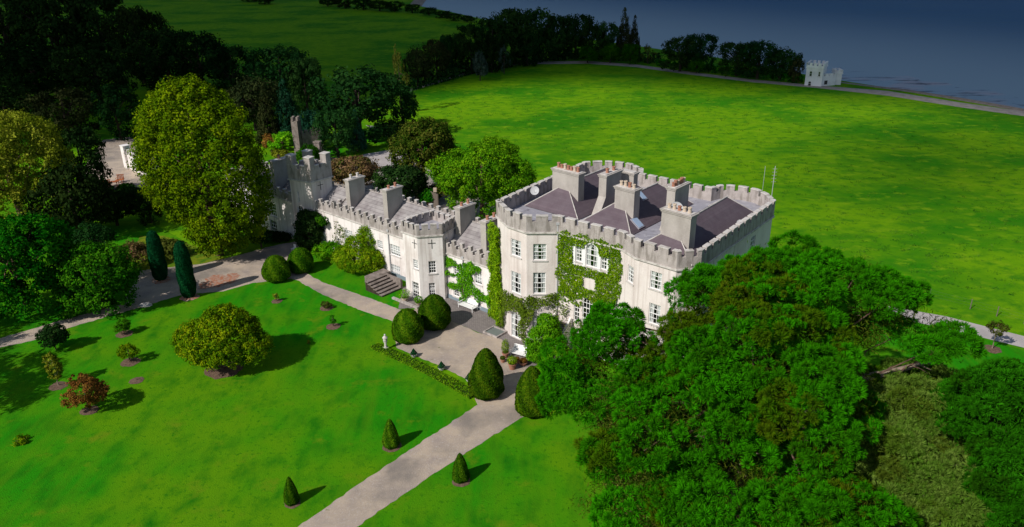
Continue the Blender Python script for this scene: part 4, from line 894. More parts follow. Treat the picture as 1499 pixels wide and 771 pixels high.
# ------------------------------------------------------------------ climbers on the walls
def in_poly(x, y, poly):
    c = np.zeros(len(x), bool); n = len(poly); j = n-1
    for i in range(n):
        xi, yi = poly[i]; xj, yj = poly[j]
        c ^= ((yi > y) != (yj > y)) & (x < (xj-xi)*(y-yi)/((yj-yi) or 1e-9)+xi); j = i
    return c
def climber(name, label, patches, mat_, seed, leaf=0.15, dens=1.0, avoid=(), arches=(), thick=0.22, cat='climber'):
    """patches: (wall A, wall B, outline on that wall as seen, density)"""
    rng = np.random.default_rng(seed); P = []; Nn = []; T = []
    rootp = None
    for (A, B_, poly, dn) in patches:
        q = np.array([wp(x, y, A, B_) for x, y in poly]); L = math.hypot(B_[0]-A[0], B_[1]-A[1]); dx, dy = (B_[0]-A[0])/L, (B_[1]-A[1])/L
        t0, t1, z0, z1 = q[:, 0].min()-.4, q[:, 0].max()+.4, q[:, 1].min()-.4, q[:, 1].max()+.4
        n = int((t1-t0)*(z1-z0)*190*dens*dn); t = rng.uniform(t0, t1, n); z = rng.uniform(z0, z1, n)
        # ragged outline: jitter the test position in clumps
        g1 = np.sin(t*3.1+seed)*np.cos(z*2.7)*0.22+np.sin(t*7.7)*np.sin(z*6.3+seed)*0.14+rng.normal(0, 0.06, n)
        ok = in_poly(t+g1, z+g1*0.8, [tuple(a) for a in q])
        hole = (np.sin(t*4.3+seed*2)*np.sin(z*3.9+1)+np.sin(t*9.1)*np.sin(z*8.3)*0.6) < (-1.35 if dn >= 1 else -0.5)
        ok &= ~hole
        for (a0, a1, b0, b1) in avoid:
            c0 = wp(a0, b0, A, B_); c1 = wp(a1, b1, A, B_); ok &= ~((t > min(c0[0], c1[0])-.05) & (t < max(c0[0], c1[0])+.05) & (z > min(c0[1], c1[1])-.05) & (z < max(c0[1], c1[1])+.05))
        for (at_, az_, ar_) in arches: ok &= ~((t-at_)**2+(z-az_)**2 < ar_**2)
        ok &= z > 0.02
        t, z = t[ok], z[ok]; lump = 0.5+0.5*np.sin(t*2.3+seed)*np.cos(z*1.9)
        d = 0.03+rng.random(len(t))**0.7*thick*(0.45+0.9*lump)
        P.append(np.stack([A[0]+dx*t+dy*d, A[1]+dy*t-dx*d, z], 1)); Nn.append(np.tile([dy, -dx, 0.45], (len(t), 1))+rng.normal(0, .25, (len(t), 3)))
        T.append(np.clip(rng.random(len(t))*0.55+0.45*lump*rng.random(len(t))+0.1*np.sin(t*5)*np.sin(z*4), 0, 1))
        if rootp is None: rootp = (A[0]+dx*(t0+t1)/2+dy*.1, A[1]+dy*(t0+t1)/2-dx*.1)
    P = np.concatenate(P); Nn = np.concatenate(Nn); T = np.concatenate(T)
    root = empty(name, (*rootp, 0), label, cat)
    V, Q = leaf_quads(P, Nn, leaf*(0.6+0.8*rng.random(len(P))), rng, 0.35, 0.85)
    place('leaves', npmesh('leaves', V, Q, np.repeat(T, 4)), M[mat_], root)
    mb = MB(); rn = random.Random(seed)
    for k in range(7):
        x = rootp[0]+rn.uniform(-.5, .5); y = rootp[1]+rn.uniform(-.02, .06); p = [(x, y, 0)]
        for j in range(6): p.append((p[-1][0]+rn.uniform(-.15, .15), p[-1][1], p[-1][2]+0.5))
        if k < 2: mb.tube(p, [0.06, 0.05, 0.045, 0.04, 0.035, 0.03, 0.02], 5)
    mb.build('stem', M['bark'], root)
    return root
S = lambda i: (mwall[i], mwall[(i+1) % len(mwall)])
fa = [(840, 890, 364, 399), (840, 855, 359, 380), (837, 869, 444, 478), (855, 871, 404, 424)]
hc = B.holes[3][1]; hd = B.holes[3][4]; arch_c = [(hc[0], hc[1]+hc[3]/2-hc[2]/2, hc[2]/2+0.16), (hd[0], hd[1]+hd[3]/2-hd[2]/2, hd[2]/2+0.08)]
climber('climbing_vine', 'broad yellow-green creeper framing the arched windows of the mansion front', [
    (*S(3), [(818, 337), (850, 342), (885, 352), (911, 360), (911, 420), (905, 440), (880, 470), (866, 440), (845, 436), (820, 433), (816, 400)], 1.0),
    (*S(3), [(817, 432), (850, 436), (870, 470), (900, 470), (905, 520), (860, 500), (846, 470), (838, 445), (824, 440)], 0.5)], 'lf_ivy', 11, avoid=fa, arches=arch_c)
wA, wB = ww[2], ww[3]
climber('corner_ivy', 'tall narrow yellow-green ivy climbing the corner between wing and mansion', [
    (*S(0), [(720, 320), (732, 335), (738, 460), (735, 475), (716, 475), (720, 420)], 1.2),
    (mwall[0], mwall[1], [(722, 330), (733, 332), (735, 460), (733, 475), (722, 470)], 1.2)], 'lf_ivy', 12, thick=0.5)
climber('wisteria', 'olive wisteria band wrapped round the mansion corner tower above the ground floor windows', [
    (*S(0), [(731, 430), (743, 422), (743, 460), (738, 480), (731, 500)], 1.1),
    (*S(1), [(740, 424), (757, 433), (771, 436), (771, 462), (765, 480), (764, 455), (752, 452), (741, 455)], 1.3),
    (*S(1), [(762, 440), (771, 440), (771, 500), (762, 492)], 1.0),
    (*S(2), [(768, 434), (790, 434), (817, 426), (817, 440), (795, 446), (782, 452), (777, 476), (768, 480)], 1.2),
    (*S(2), [(805, 445), (817, 440), (817, 480), (812, 470)], 0.4),
    (*S(3), [(816, 440), (832, 445), (834, 460), (824, 470), (816, 450)], 0.5)], 'lf_wist', 13, thick=0.45, avoid=[(780, 796, 462, 496), (748, 761, 458, 494)], leaf=0.14)
climber('wall_creeper', 'bright green creeper spreading its arms across the wing beside the middle tower', [
    (wA, wB, [(650, 374), (664, 378), (672, 386), (690, 382), (705, 392), (700, 402), (692, 398), (690, 412), (700, 424), (718, 432), (720, 446), (703, 440), (690, 428), (686, 440), (676, 438), (672, 422), (660, 420), (646, 418), (648, 410), (664, 414), (673, 412), (670, 404), (650, 400), (652, 396), (672, 400), (674, 394), (668, 388), (656, 390)], 1.25)], 'lf_ivyg', 14, thick=0.35, avoid=[(664.5, 671, 388, 400), (696, 705, 398, 414)])
climber('thin_climber', 'thin straggling climber on the pale wing wall left of the large yellow-green shrub', [
    (ww[0], ww[1], [(491, 322), (505, 332), (512, 350), (506, 372), (494, 372), (488, 350)], 0.25),
    (ww[0], ww[1], [(545, 350), (552, 365), (566, 372), (562, 384), (545, 392), (538, 380)], 0.3)], 'lf_wist', 15, thick=0.2)
climber('dark_climber', 'dense dark green climber swallowing the foot of the square tower', [
    (cw[0], cw[1], [(440, 330), (447, 316), (456, 311), (456, 364), (438, 362)], 1.5),
    (lpz[0], lpz[1], [(452, 312), (478, 316), (482, 328), (468, 330), (466, 366), (452, 366)], 1.6)], 'lf_mid', 16, thick=1.0, leaf=0.28)

# ------------------------------------------------------------------ clipped yews, hedges, cypresses
def clipped(name, label, cat, base, prof, mat_, n, leaf, seed, group=None, sx=1, lean=0.0, jit=0.045):
    """prof: (radius, height) outline; leaves cover the clipped surface, a dense core of the same foliage behind"""
    rng = np.random.default_rng(seed); pr = np.array(prof); segl = np.hypot(np.diff(pr[:, 0]), np.diff(pr[:, 1])); area = segl*(pr[:-1, 0]+pr[1:, 0])/2+1e-6
    k = rng.choice(len(area), n, p=area/area.sum()); u = rng.random(n); r = pr[k, 0]+(pr[k+1, 0]-pr[k, 0])*u; z = pr[k, 1]+(pr[k+1, 1]-pr[k, 1])*u; a = rng.random(n)*6.283
    lump = 1+jit*(np.sin(a*3+seed)*np.cos(z*2.1)+np.sin(a*7+z*3))+rng.normal(0, 0.012, n); r2 = r*lump
    nr = np.diff(pr[:, 1])[k]; nz = -np.diff(pr[:, 0])[k]; L = np.hypot(nr, nz)+1e-9
    P = np.stack([base[0]+np.cos(a)*r2*sx, base[1]+np.sin(a)*r2, z], 1); Nn = np.stack([np.cos(a)*nr/L, np.sin(a)*nr/L, nz/L], 1)
    T = np.clip(rng.random(n)*0.8+0.2*np.sin(a*5+z*2), 0, 1)
    V, Q = leaf_quads(P, Nn, leaf*(0.6+0.8*rng.random(n)), rng, 0.45, 0.8)
    root = empty(name, (base[0], base[1], 0), label, cat, group)
    place('foliage', npmesh('foliage', V, Q, np.repeat(T, 4)), M[mat_], root)
    mb = MB(); mb.lathe((base[0], base[1], 0), [(max(0.01, p[0]*0.93), p[1]*0.975) for p in prof], 20, sx=sx); mb.build('inner_growth', M['core_'+('cyp' if mat_ == 'lf_cyp' else 'yew')], root, smooth=True)
    m2 = MB(); m2.tube([(base[0], base[1], -0.1), (base[0], base[1], prof[0][1]+0.4)], 0.09 if prof[-1][1] < 3 else 0.2, 7); m2.build('trunk', M['bark_dark'], root)
    return root
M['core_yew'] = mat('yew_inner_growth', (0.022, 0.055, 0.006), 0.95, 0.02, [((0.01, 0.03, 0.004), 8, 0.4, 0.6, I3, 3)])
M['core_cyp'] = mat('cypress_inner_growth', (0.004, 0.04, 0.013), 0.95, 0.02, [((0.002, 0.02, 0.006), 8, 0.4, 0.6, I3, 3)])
def dome(r, h): return [(r*0.72, 0.12), (r*0.93, h*0.14), (r, h*0.32), (r*0.97, h*0.48), (r*0.86, h*0.66), (r*0.66, h*0.82), (r*0.38, h*0.94), (r*0.15, h*0.99), (0.01, h)]
def egg(r, h): return [(r*0.75, 0.15), (r*0.97, h*0.12), (r, h*0.24), (r*0.95, h*0.42), (r*0.80, h*0.62), (r*0.58, h*0.79), (r*0.33, h*0.92), (r*0.12, h*0.985), (0.01, h)]
def cone_(r, h): return [(r*0.8, 0.05), (r, h*0.14), (r*0.88, h*0.34), (r*0.68, h*0.56), (r*0.46, h*0.76), (r*0.22, h*0.93), (0.01, h)]
def column_(r, h): return [(r*0.6, 0.1), (r*0.92, h*0.1), (r, h*0.3), (r*0.95, h*0.6), (r*0.8, h*0.84), (r*0.5, h*0.96), (0.01, h)]
def px_r(X, Y, z, wpx): return wpx/2/F*(Y*math.cos(PITCH)+(CAMH-z)*math.sin(PITCH))
def ballpx(cx, ytop, ybot, wpx, prof, name, label, cat, mat_, n, leaf, seed, group=None):
    """ybot is the visible lower edge of the clipped shape"""
    X, Y = gp(cx, ybot); r = px_r(X, Y, 1, wpx); Y += r*0.62; X = gp(cx, ybot)[0]*(Y/gp(cx, ybot)[1]); h = zat(cx, ytop, X, Y)
    if prof is dome: h -= r*0.22
    return clipped(name, label, cat, (X, Y), prof(r, h), mat_, n, leaf, seed, group)
YG = 'big clipped yews around the gravel court'
ballpx(713, 510, 586, 51, egg, 'clipped_yew', 'tall egg-shaped clipped yew on the corner where the path meets the court', 'topiary', 'lf_yew', 17000, 0.13, 21, YG)
ballpx(637.5, 427, 484, 47, dome, 'clipped_yew', 'dome-shaped clipped yew in front of the middle tower, the nearer the wall of the pair', 'topiary', 'lf_yew', 15000, 0.14, 22, YG)
ballpx(598.5, 448, 504, 46, dome, 'clipped_yew', 'dome-shaped clipped yew beside the small stone statue', 'topiary', 'lf_yew', 15000, 0.14, 23, YG)
ballpx(779, 536, 612, 50, egg, 'clipped_yew', 'egg-shaped clipped yew half buried in the big pine', 'topiary', 'lf_yew', 15000, 0.13, 24, YG)
ballpx(407, 370, 414, 40, dome, 'clipped_yew', 'dome-shaped clipped yew at the start of the gravel path', 'topiary', 'lf_yew', 11000, 0.16, 25, YG)
ballpx(442.5, 359, 401, 37, dome, 'clipped_yew', 'dome-shaped clipped yew between the path and the wing, dulled by shade', 'topiary', 'lf_yew', 10000, 0.16, 26, YG)
SG = 'small clipped conical yews on the lawn'
def mulch(cx, cy, wpx, m_='mulch', z=0.03):
    X, Y = gp(cx, cy); r = px_r(X, Y, 0, wpx); rn = random.Random(int(cx)); mb = MB()
    pts = []
    for k in range(22):
        a = 6.283*k/22; q = r*rn.uniform(0.9, 1.1); pts.append((X+math.cos(a)*q, Y+math.sin(a)*q))
    mb.poly([(*p, z) for p in pts])
    n = len(mb.v)
    mb.v.append((X, Y, z+0.08)); 
    mb.f = [(i, (i+1) % 22, n) for i in range(22)]
    return tag(mb.build('planting_bed', M[m_]), kind='structure')
for (cx, yt, yb, w, sd, lb) in ((573.5, 613, 657, 26, 31, 'small conical yew on the lawn, middle one left of the lower path'), (428.5, 698, 740, 22, 32, 'small conical yew nearest the bottom edge, left of the lower path'), (675, 663, 707, 26, 33, 'small conical yew on the lawn to the right of the lower path')):
    ballpx(cx, yt, yb, w, cone_, 'conical_yew', lb, 'topiary', 'lf_yew', 6500, 0.09, sd, SG); mulch(cx, yb-3.5, w*1.08)
for (bx, by, yt, w, sd, lb) in ((277.5, 437, 352, 23, 41, 'slim dark cypress column standing on the lawn edge by the drive'), (236, 412, 337, 22, 42, 'slim dark cypress column across the drive, further left')):
    X, Y = gp(bx, by-3); h = zat(bx, yt, X, Y); clipped('columnar_cypress', lb, 'tree', (X, Y), column_(px_r(X, Y, 3, w), h), 'lf_cyp', 15000, 0.14, sd, 'columnar cypresses by the drive'); mulch(bx, by-2, 27, 'redbed')

def hedge_strip(name, label, pts, wdt, h, mat_, seed, per=260, leaf=0.12, cat='hedge', core=True, kind=None, rag=0.04):
    rng = np.random.default_rng(seed); P = []; Nn = []
    core_mb = MB()
    for (a, b) in zip(pts[:-1], pts[1:]):
        L = math.hypot(b[0]-a[0], b[1]-a[1]); dx, dy = (b[0]-a[0])/L, (b[1]-a[1])/L; n = int(L*per*(wdt+2*h)/2)
        u = rng.random(n)*L; v = rng.random(n)*(wdt+2*h); top = (v > h) & (v < h+wdt)
        lat = np.where(v <= h, -wdt/2, np.where(top, v-h-wdt/2, wdt/2)); z = np.where(v <= h, v, np.where(top, h, wdt+2*h-v)); nl = np.where(v <= h, -1, np.where(top, 0, 1))
        z = z*(1+rag*2*np.sin(u*1.7+seed)); lat = lat*(1+rag*np.sin(u*2.9))
        P.append(np.stack([a[0]+dx*u-dy*lat, a[1]+dy*u+dx*lat, z], 1)+rng.normal(0, rag*0.6, (n, 3))); Nn.append(np.stack([-dy*nl, dx*nl, np.where(top, 1, 0.15)], 1))
        c = ((a[0]+b[0])/2, (a[1]+b[1])/2, h*0.46); core_mb.box(c, (L, wdt*0.86, h*0.92), (dx, dy))
    P = np.concatenate(P); Nn = np.concatenate(Nn); P[:, 2] = np.maximum(P[:, 2], 0.02)
    V, Q = leaf_quads(P, Nn, leaf*(0.6+0.8*rng.random(len(P))), rng, 0.45, 0.8)
    root = empty(name, (*pts[0], 0), label, cat)
    place('foliage', npmesh('foliage', V, Q, np.repeat(rng.random(len(P)), 4)), M[mat_], root)
    if core: core_mb.build('inner_growth', M['core_yew'], root)
    return root
hedge_strip('low_hedge', 'knee-high clipped hedge edging the lawn along the gravel court', pxs([(548, 507), (610, 535), (660, 561), (697, 583)]), 1.15, 0.5, 'lf_low', 51) if 'lf_low' in M else None
M['lf_low'] = leafmat('box_hedge', (0.06, 0.18, 0.003), (0.11, 0.27, 0.004), (0.19, 0.33, 0.01), 0.0, 0.1)
hedge_strip('low_hedge', 'knee-high clipped hedge edging the lawn along the gravel court', pxs([(548, 507), (610, 535), (660, 561), (694, 581)]), 1.15, 0.26, 'lf_low', 51, per=280)
hedge_strip('box_edging', 'short clipped hedge at the foot of the yew beside the pine', pxs([(762, 606), (790, 609), (815, 604)]), 0.6, 0.4, 'lf_low', 52, per=300)

# ------------------------------------------------------------------ big trees near the house
# lime tree
X, Y, h, r, cx = px_tree(322, 372, 200, 388, 113); r *= 0.9
lime = [((X-1.0, Y, h*0.60), (r*0.93, r*0.9, h*0.385)), ((X-1.5, Y+1, h*0.72), (r*0.80, r*0.8, h*0.27)), ((X+2.0, Y-1, h*0.42), (r*0.80, r*0.8, h*0.30)), ((X+1.0, Y-1.5, h*0.24), (r*0.55, r*0.55, h*0.21)), ((X-3.8, Y-0.5, h*0.55), (r*0.62, r*0.6, h*0.27)), ((X+3.0, Y-1.5, h*0.60), (r*0.6, r*0.6, h*0.3)), ((X-2.6, Y-0.5, h*0.38), (r*0.55, r*0.55, h*0.2)), ((X+4.6, Y-0.5, h*0.40), (r*0.48, r*0.5, h*0.24)), ((X+3.4, Y-1, h*0.2), (r*0.45, r*0.45, h*0.16))]
hero_tree('lime_tree', 'huge dome-crowned lime tree with yellow-green leaves, left of the square tower', 'tree', (X, Y), lime, 'lf_lime', 2100, 0.8, 56, 0.29, 61, 0.5, low=-0.9, fill=0.72, nl=10)
# bright tree behind the wing
X, Y, h, r, cx = px_tree(706, 322, 628, 786, 199)
L = rand_lobes(62, (X, Y, h*0.56), (r, r, h*0.44), 10)
hero_tree('ash_tree', 'bright green full-crowned tree standing right behind the wing chimneys', 'tree', (X, Y), L+[((X, Y-1.5, h*.3), (r*.6, r*.6, h*.25))], 'lf_bright', 1500, 0.72, 52, 0.25, 62, 0.35, low=-0.8, fill=0.75)
X, Y, h, r, cx = px_tree(622, 285, 570, 666, 166)
hero_tree('oak_tree', 'rounded bronze-green tree at the field edge behind the wing', 'tree', (X, Y), rand_lobes(63, (X, Y, h*0.6), (r, r, h*0.42), 8), 'lf_brown', 620, 0.8, 48, 0.33, 63, 0.35, low=-0.8, fill=0.75)
X, Y, h, r, cx = px_tree(588, 296, 553, 632, 236)
hero_tree('laurel_bush', 'dark blue-green bush below the bronze-green tree', 'bush', (X, Y), rand_lobes(64, (X, Y, h*0.5), (r, r, h*0.5), 6), 'lf_dark', 420, 0.7, 46, 0.3, 64, 0.25, low=-0.8, fill=0.7)
X, Y, h, r, cx = px_tree(522, 286, 484, 562, 221)
hero_tree('copper_maple', 'russet spreading maple behind the wing between the two left chimneys', 'tree', (X, Y), rand_lobes(65, (X, Y, h*0.55), (r, r*0.9, h*0.42), 8), 'lf_pink', 420, 0.7, 46, 0.3, 65, 0.22, low=-0.7, fill=0.7)
X, Y, h, r, cx = px_tree(640, 292, 628, 664, 268)
hero_tree('garden_shrub', 'small yellow-green shrub behind the wing beside the wooden fence', 'bush', (X, Y), rand_lobes(66, (X, Y, h*0.5), (r, r, h*0.5), 5), 'lf_olive', 140, 0.5, 40, 0.25, 66, 0.12)
X, Y, h, r, cx = px_tree(627, 300, 612, 640, 276)
hero_tree('garden_shrub', 'small mid-green shrub behind the second wing chimney', 'bush', (X, Y), rand_lobes(67, (X, Y, h*0.5), (r, r, h*0.5), 5), 'lf_mid', 120, 0.5, 40, 0.25, 67, 0.12)
M['lf_mag2'] = leafmat('yellow_green_shrub_leaves', (0.04, 0.14, 0.003), (0.13, 0.27, 0.004), (0.34, 0.42, 0.012), 0.0, 0.25)
# shrubs in front of the wing
X, Y = gp(521, 410); Y += 2.6; X += .3
sl_ = [((X, Y-0.2, 1.6), (3.0, 1.9, 1.8)), ((X-1.9, Y+.2, 1.8), (1.6, 1.4, 1.5)), ((X+1.2, Y-.4, 1.2), (1.9, 1.3, 1.4)), ((X+0.9, Y+1.2, 3.8), (1.3, 0.9, 1.9)), ((X-.4, Y+.9, 3.0), (1.5, 1.1, 1.6))]
hero_tree('flowering_shrub', 'large yellow-green shrub growing against the wing at the edge of the bank', 'shrub', (X, Y), sl_, 'lf_mag2', 760, 0.42, 46, 0.15, 68, 0.15, low=-0.6, fill=0.7)
X, Y = gp(482, 386); Y += 1.4
hero_tree('green_shrub', 'rounded fresh green shrub at the left foot of the wing', 'shrub', (X, Y), rand_lobes(69, (X, Y, 1.2), (2.3, 1.7, 1.5), 6), 'lf_bright', 260, 0.4, 44, 0.2, 69, 0.12, low=-0.6, fill=0.7)
X, Y = gp(453, 366); Y += 0.3
hero_tree('dark_shrub', 'dark upright evergreen hugging the corner of the square tower', 'shrub', (X, Y), [((X, Y, 2.6), (1.6, 1.2, 2.9)), ((X+.8, Y+.3, 3.6), (1.2, 1.0, 1.7))], 'lf_dark', 300, 0.5, 44, 0.22, 70, 0.15, low=-0.8, fill=0.8)
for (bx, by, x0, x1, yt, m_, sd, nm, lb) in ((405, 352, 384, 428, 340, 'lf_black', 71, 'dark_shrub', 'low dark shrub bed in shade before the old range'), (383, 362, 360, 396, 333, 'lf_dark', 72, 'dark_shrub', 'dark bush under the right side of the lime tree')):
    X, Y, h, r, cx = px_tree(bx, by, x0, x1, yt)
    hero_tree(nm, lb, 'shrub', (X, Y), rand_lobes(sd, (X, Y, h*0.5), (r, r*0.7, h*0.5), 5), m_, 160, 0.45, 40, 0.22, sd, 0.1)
# bright mound of foliage by the mansion steps
X, Y = gp(800, 548); Y += 2.0
hero_tree('bay_shrub', 'bright green leafy mound between the white bench and the pine', 'shrub', (X, Y), [((X, Y+.6, 1.9), (1.9, 1.5, 2.1)), ((X+.2, Y+1.2, 3.4), (1.1, 1.1, 1.5)), ((X+.9, Y-.2, 1.2), (1.5, 1.2, 1.3)), ((X-.9, Y+.3, 1.1), (.9, .9, 1.2))], 'lf_ivyg', 620, 0.35, 46, 0.15, 73, 0.12, low=-0.6, fill=0.8)
# magnolia on the lawn
X, Y = gp(328, 541); Y += 0.6
mg = [((X, Y, 3.4), (4.6, 4.2, 3.0)), ((X-3.4, Y+.6, 3.2), (2.6, 2.4, 2.1)), ((X+3.4, Y-.4, 2.8), (2.7, 2.4, 2.0)), ((X+.5, Y+.5, 5.2), (3.0, 2.7, 2.0)), ((X+.6, Y-1.6, 2.5), (3.1, 2.2, 2.1)), ((X-1.8, Y-1.0, 2.8), (2.4, 2.0, 2.0)), ((X+2.5, Y+.8, 4.4), (2.0, 2.0, 1.9))]
mg = [((X+(c[0]-X)*.80, Y+(c[1]-Y)*.80, c[2]*.88), (r_[0]*.77, r_[1]*.8, r_[2]*.84)) for c, r_ in mg]
hero_tree('magnolia_tree', 'wide low tree with golden-green leaves standing alone on the lawn', 'tree', (X, Y), mg, 'lf_mag', 1250, 0.42, 50, 0.18, 74, 0.22, low=-0.5, fill=0.75); mulch(328, 541, 52)
# left group
X, Y, h, r, cx = px_tree(42, 345, -60, 118, 136)
hero_tree('yellowing_tree', 'tall tree with yellow and olive leaves at the left edge', 'tree', (X, Y), rand_lobes(75, (X-1, Y, h*0.55), (r*1.05, r, h*0.43), 12)+[((X+1, Y-1, h*.22), (r*.7, r*.7, h*.2))], 'lf_yellow', 1500, 0.85, 50, 0.30, 75, 0.45, low=-0.8, fill=0.75)
X, Y, h, r, cx = px_tree(40, 455, -30, 150, 300)
hero_tree('chestnut_tree', 'broad mid-green tree at the left edge below the yellowing one', 'tree', (X, Y), rand_lobes(76, (X, Y, h*0.52), (r, r*0.85, h*0.45), 12)+[((X+r*.45, Y-1.5, h*.18), (r*.5, r*.5, h*.19)), ((X-r*.3, Y-1.5, h*.18), (r*.5, r*.5, h*.19))], 'lf_mid', 1000, 0.7, 50, 0.30, 76, 0.35, low=-0.7, fill=0.75)
X, Y, h, r, cx = px_tree(150, 452, 92, 215, 340)
hero_tree('spreading_tree', 'dark green spreading tree overhanging the drive, right of the chestnut', 'tree', (X, Y), rand_lobes(77, (X, Y, h*0.5), (r, r*0.85, h*0.45), 9)+[((X+r*.4, Y-1, h*.2), (r*.5, r*.5, h*.2)), ((X-r*.4, Y-1, h*.2), (r*.5, r*.5, h*.2))], 'lf_mid', 620, 0.65, 48, 0.28, 77, 0.25, low=-0.7, fill=0.7)
X, Y, h, r, cx = px_tree(200, 392, 172, 222, 350)
hero_tree('russet_shrub', 'low russet shrub at the leaf-strewn verge left of the cypresses', 'shrub', (X, Y), rand_lobes(78, (X, Y, h*0.5), (r, r, h*0.5), 6), 'lf_pink', 160, 0.5, 40, 0.22, 78, 0.1)
for k_, (gx, gy, hh_, rr_) in enumerate(((-62.5, 53.5, 21, 7.0), (-72, 62, 20, 7.5))):
    hero_tree('parkland_tree', ('tall tree beyond the left edge whose shadow falls on the lawn near the holly', 'tall tree beyond the left edge standing nearer the drive')[k_], 'tree', (gx, gy), rand_lobes(310+k_, (gx, gy, hh_*.55), (rr_, rr_, hh_*.42), 9), 'lf_mid', 420, 0.8, 40, 0.36, 310+k_, 0.35)
# little trees on the lawn
def small(nm, lb, bx, by, x0, x1, yt, m_, sd, n=150, leaf=0.13, cr=0.25, cat='shrub', ring=None, zc=0.48, lowz=0.46, bark='bark', ringm='mulch'):
    X, Y = gp(bx, by); h = zat(bx, yt, X, Y); r = px_r(X, Y, h/2, x1-x0)
    hero_tree(nm, lb, cat, (X, Y), rand_lobes(sd, (X, Y, h*zc), (r, r, h*lowz), 6), m_, n, cr, 40, leaf, sd, 0.05, low=-0.8, fill=0.55, bark=bark)
    if ring: mulch(bx, by, ring, ringm)
small('red_maple', 'small bushy maple with reddish-brown leaves on the lawn', 131, 601, 101, 164, 541, 'lf_red', 81, 300, 0.15, 0.26, 'tree', 26)
small('young_tree', 'slender sapling with pale yellow-green leaves on a round mulch bed', 86, 565, 68, 91, 506, 'lf_yellow', 82, 110, 0.14, 0.22, 'tree', 26, bark='bark_pale')
small('dark_holly', 'dark round holly behind the pale sapling', 82, 512, 62, 103, 467, 'lf_dark', 83, 260, 0.16, 0.3, 'tree')
small('lawn_shrub', 'little round green shrub highest on the left part of the lawn', 182, 489, 171, 194, 465, 'lf_mid', 84, 110, 0.11, 0.2, ring=24)
small('lawn_shrub', 'small airy yellow-green shrub on a mulch bed above the bare mulch circle', 191, 530, 173, 203, 498, 'lf_mag', 85, 150, 0.10, 0.22, ring=27)
small('lawn_shrub', 'tiny sapling with yellow leaves on a mulch bed nearest the clipped yews', 405, 441, 401, 409, 424, 'lf_yellow', 86, 26, 0.08, 0.12, 'shrub', 16)
small('lawn_shrub', 'low olive shrub on a mulch bed beside the gravel path', 478, 451, 470, 487, 439, 'lf_olive', 87, 60, 0.10, 0.16, 'shrub', 20)
small('lawn_shrub', 'thin young shrub on the mulch bed just below the olive one', 488, 478, 483, 492, 456, 'lf_mid', 88, 36, 0.08, 0.14, 'shrub', 21)
small('lawn_shrub', 'tiny yellow seedling alone on the lawn beyond the magnolia shadow', 452, 503, 450, 455, 497, 'lf_yellow', 89, 10, 0.07, 0.08)
mulch(200, 557, 21); mulch(31, 646, 20, 'yellowgrass')
# leaf scraps and tufts on the lawn
small('clover_patch', 'flat yellowish tuft on the lawn at the lower left', 31, 647, 20, 43, 641, 'lf_mag', 90, 40, 0.12, 0.2)

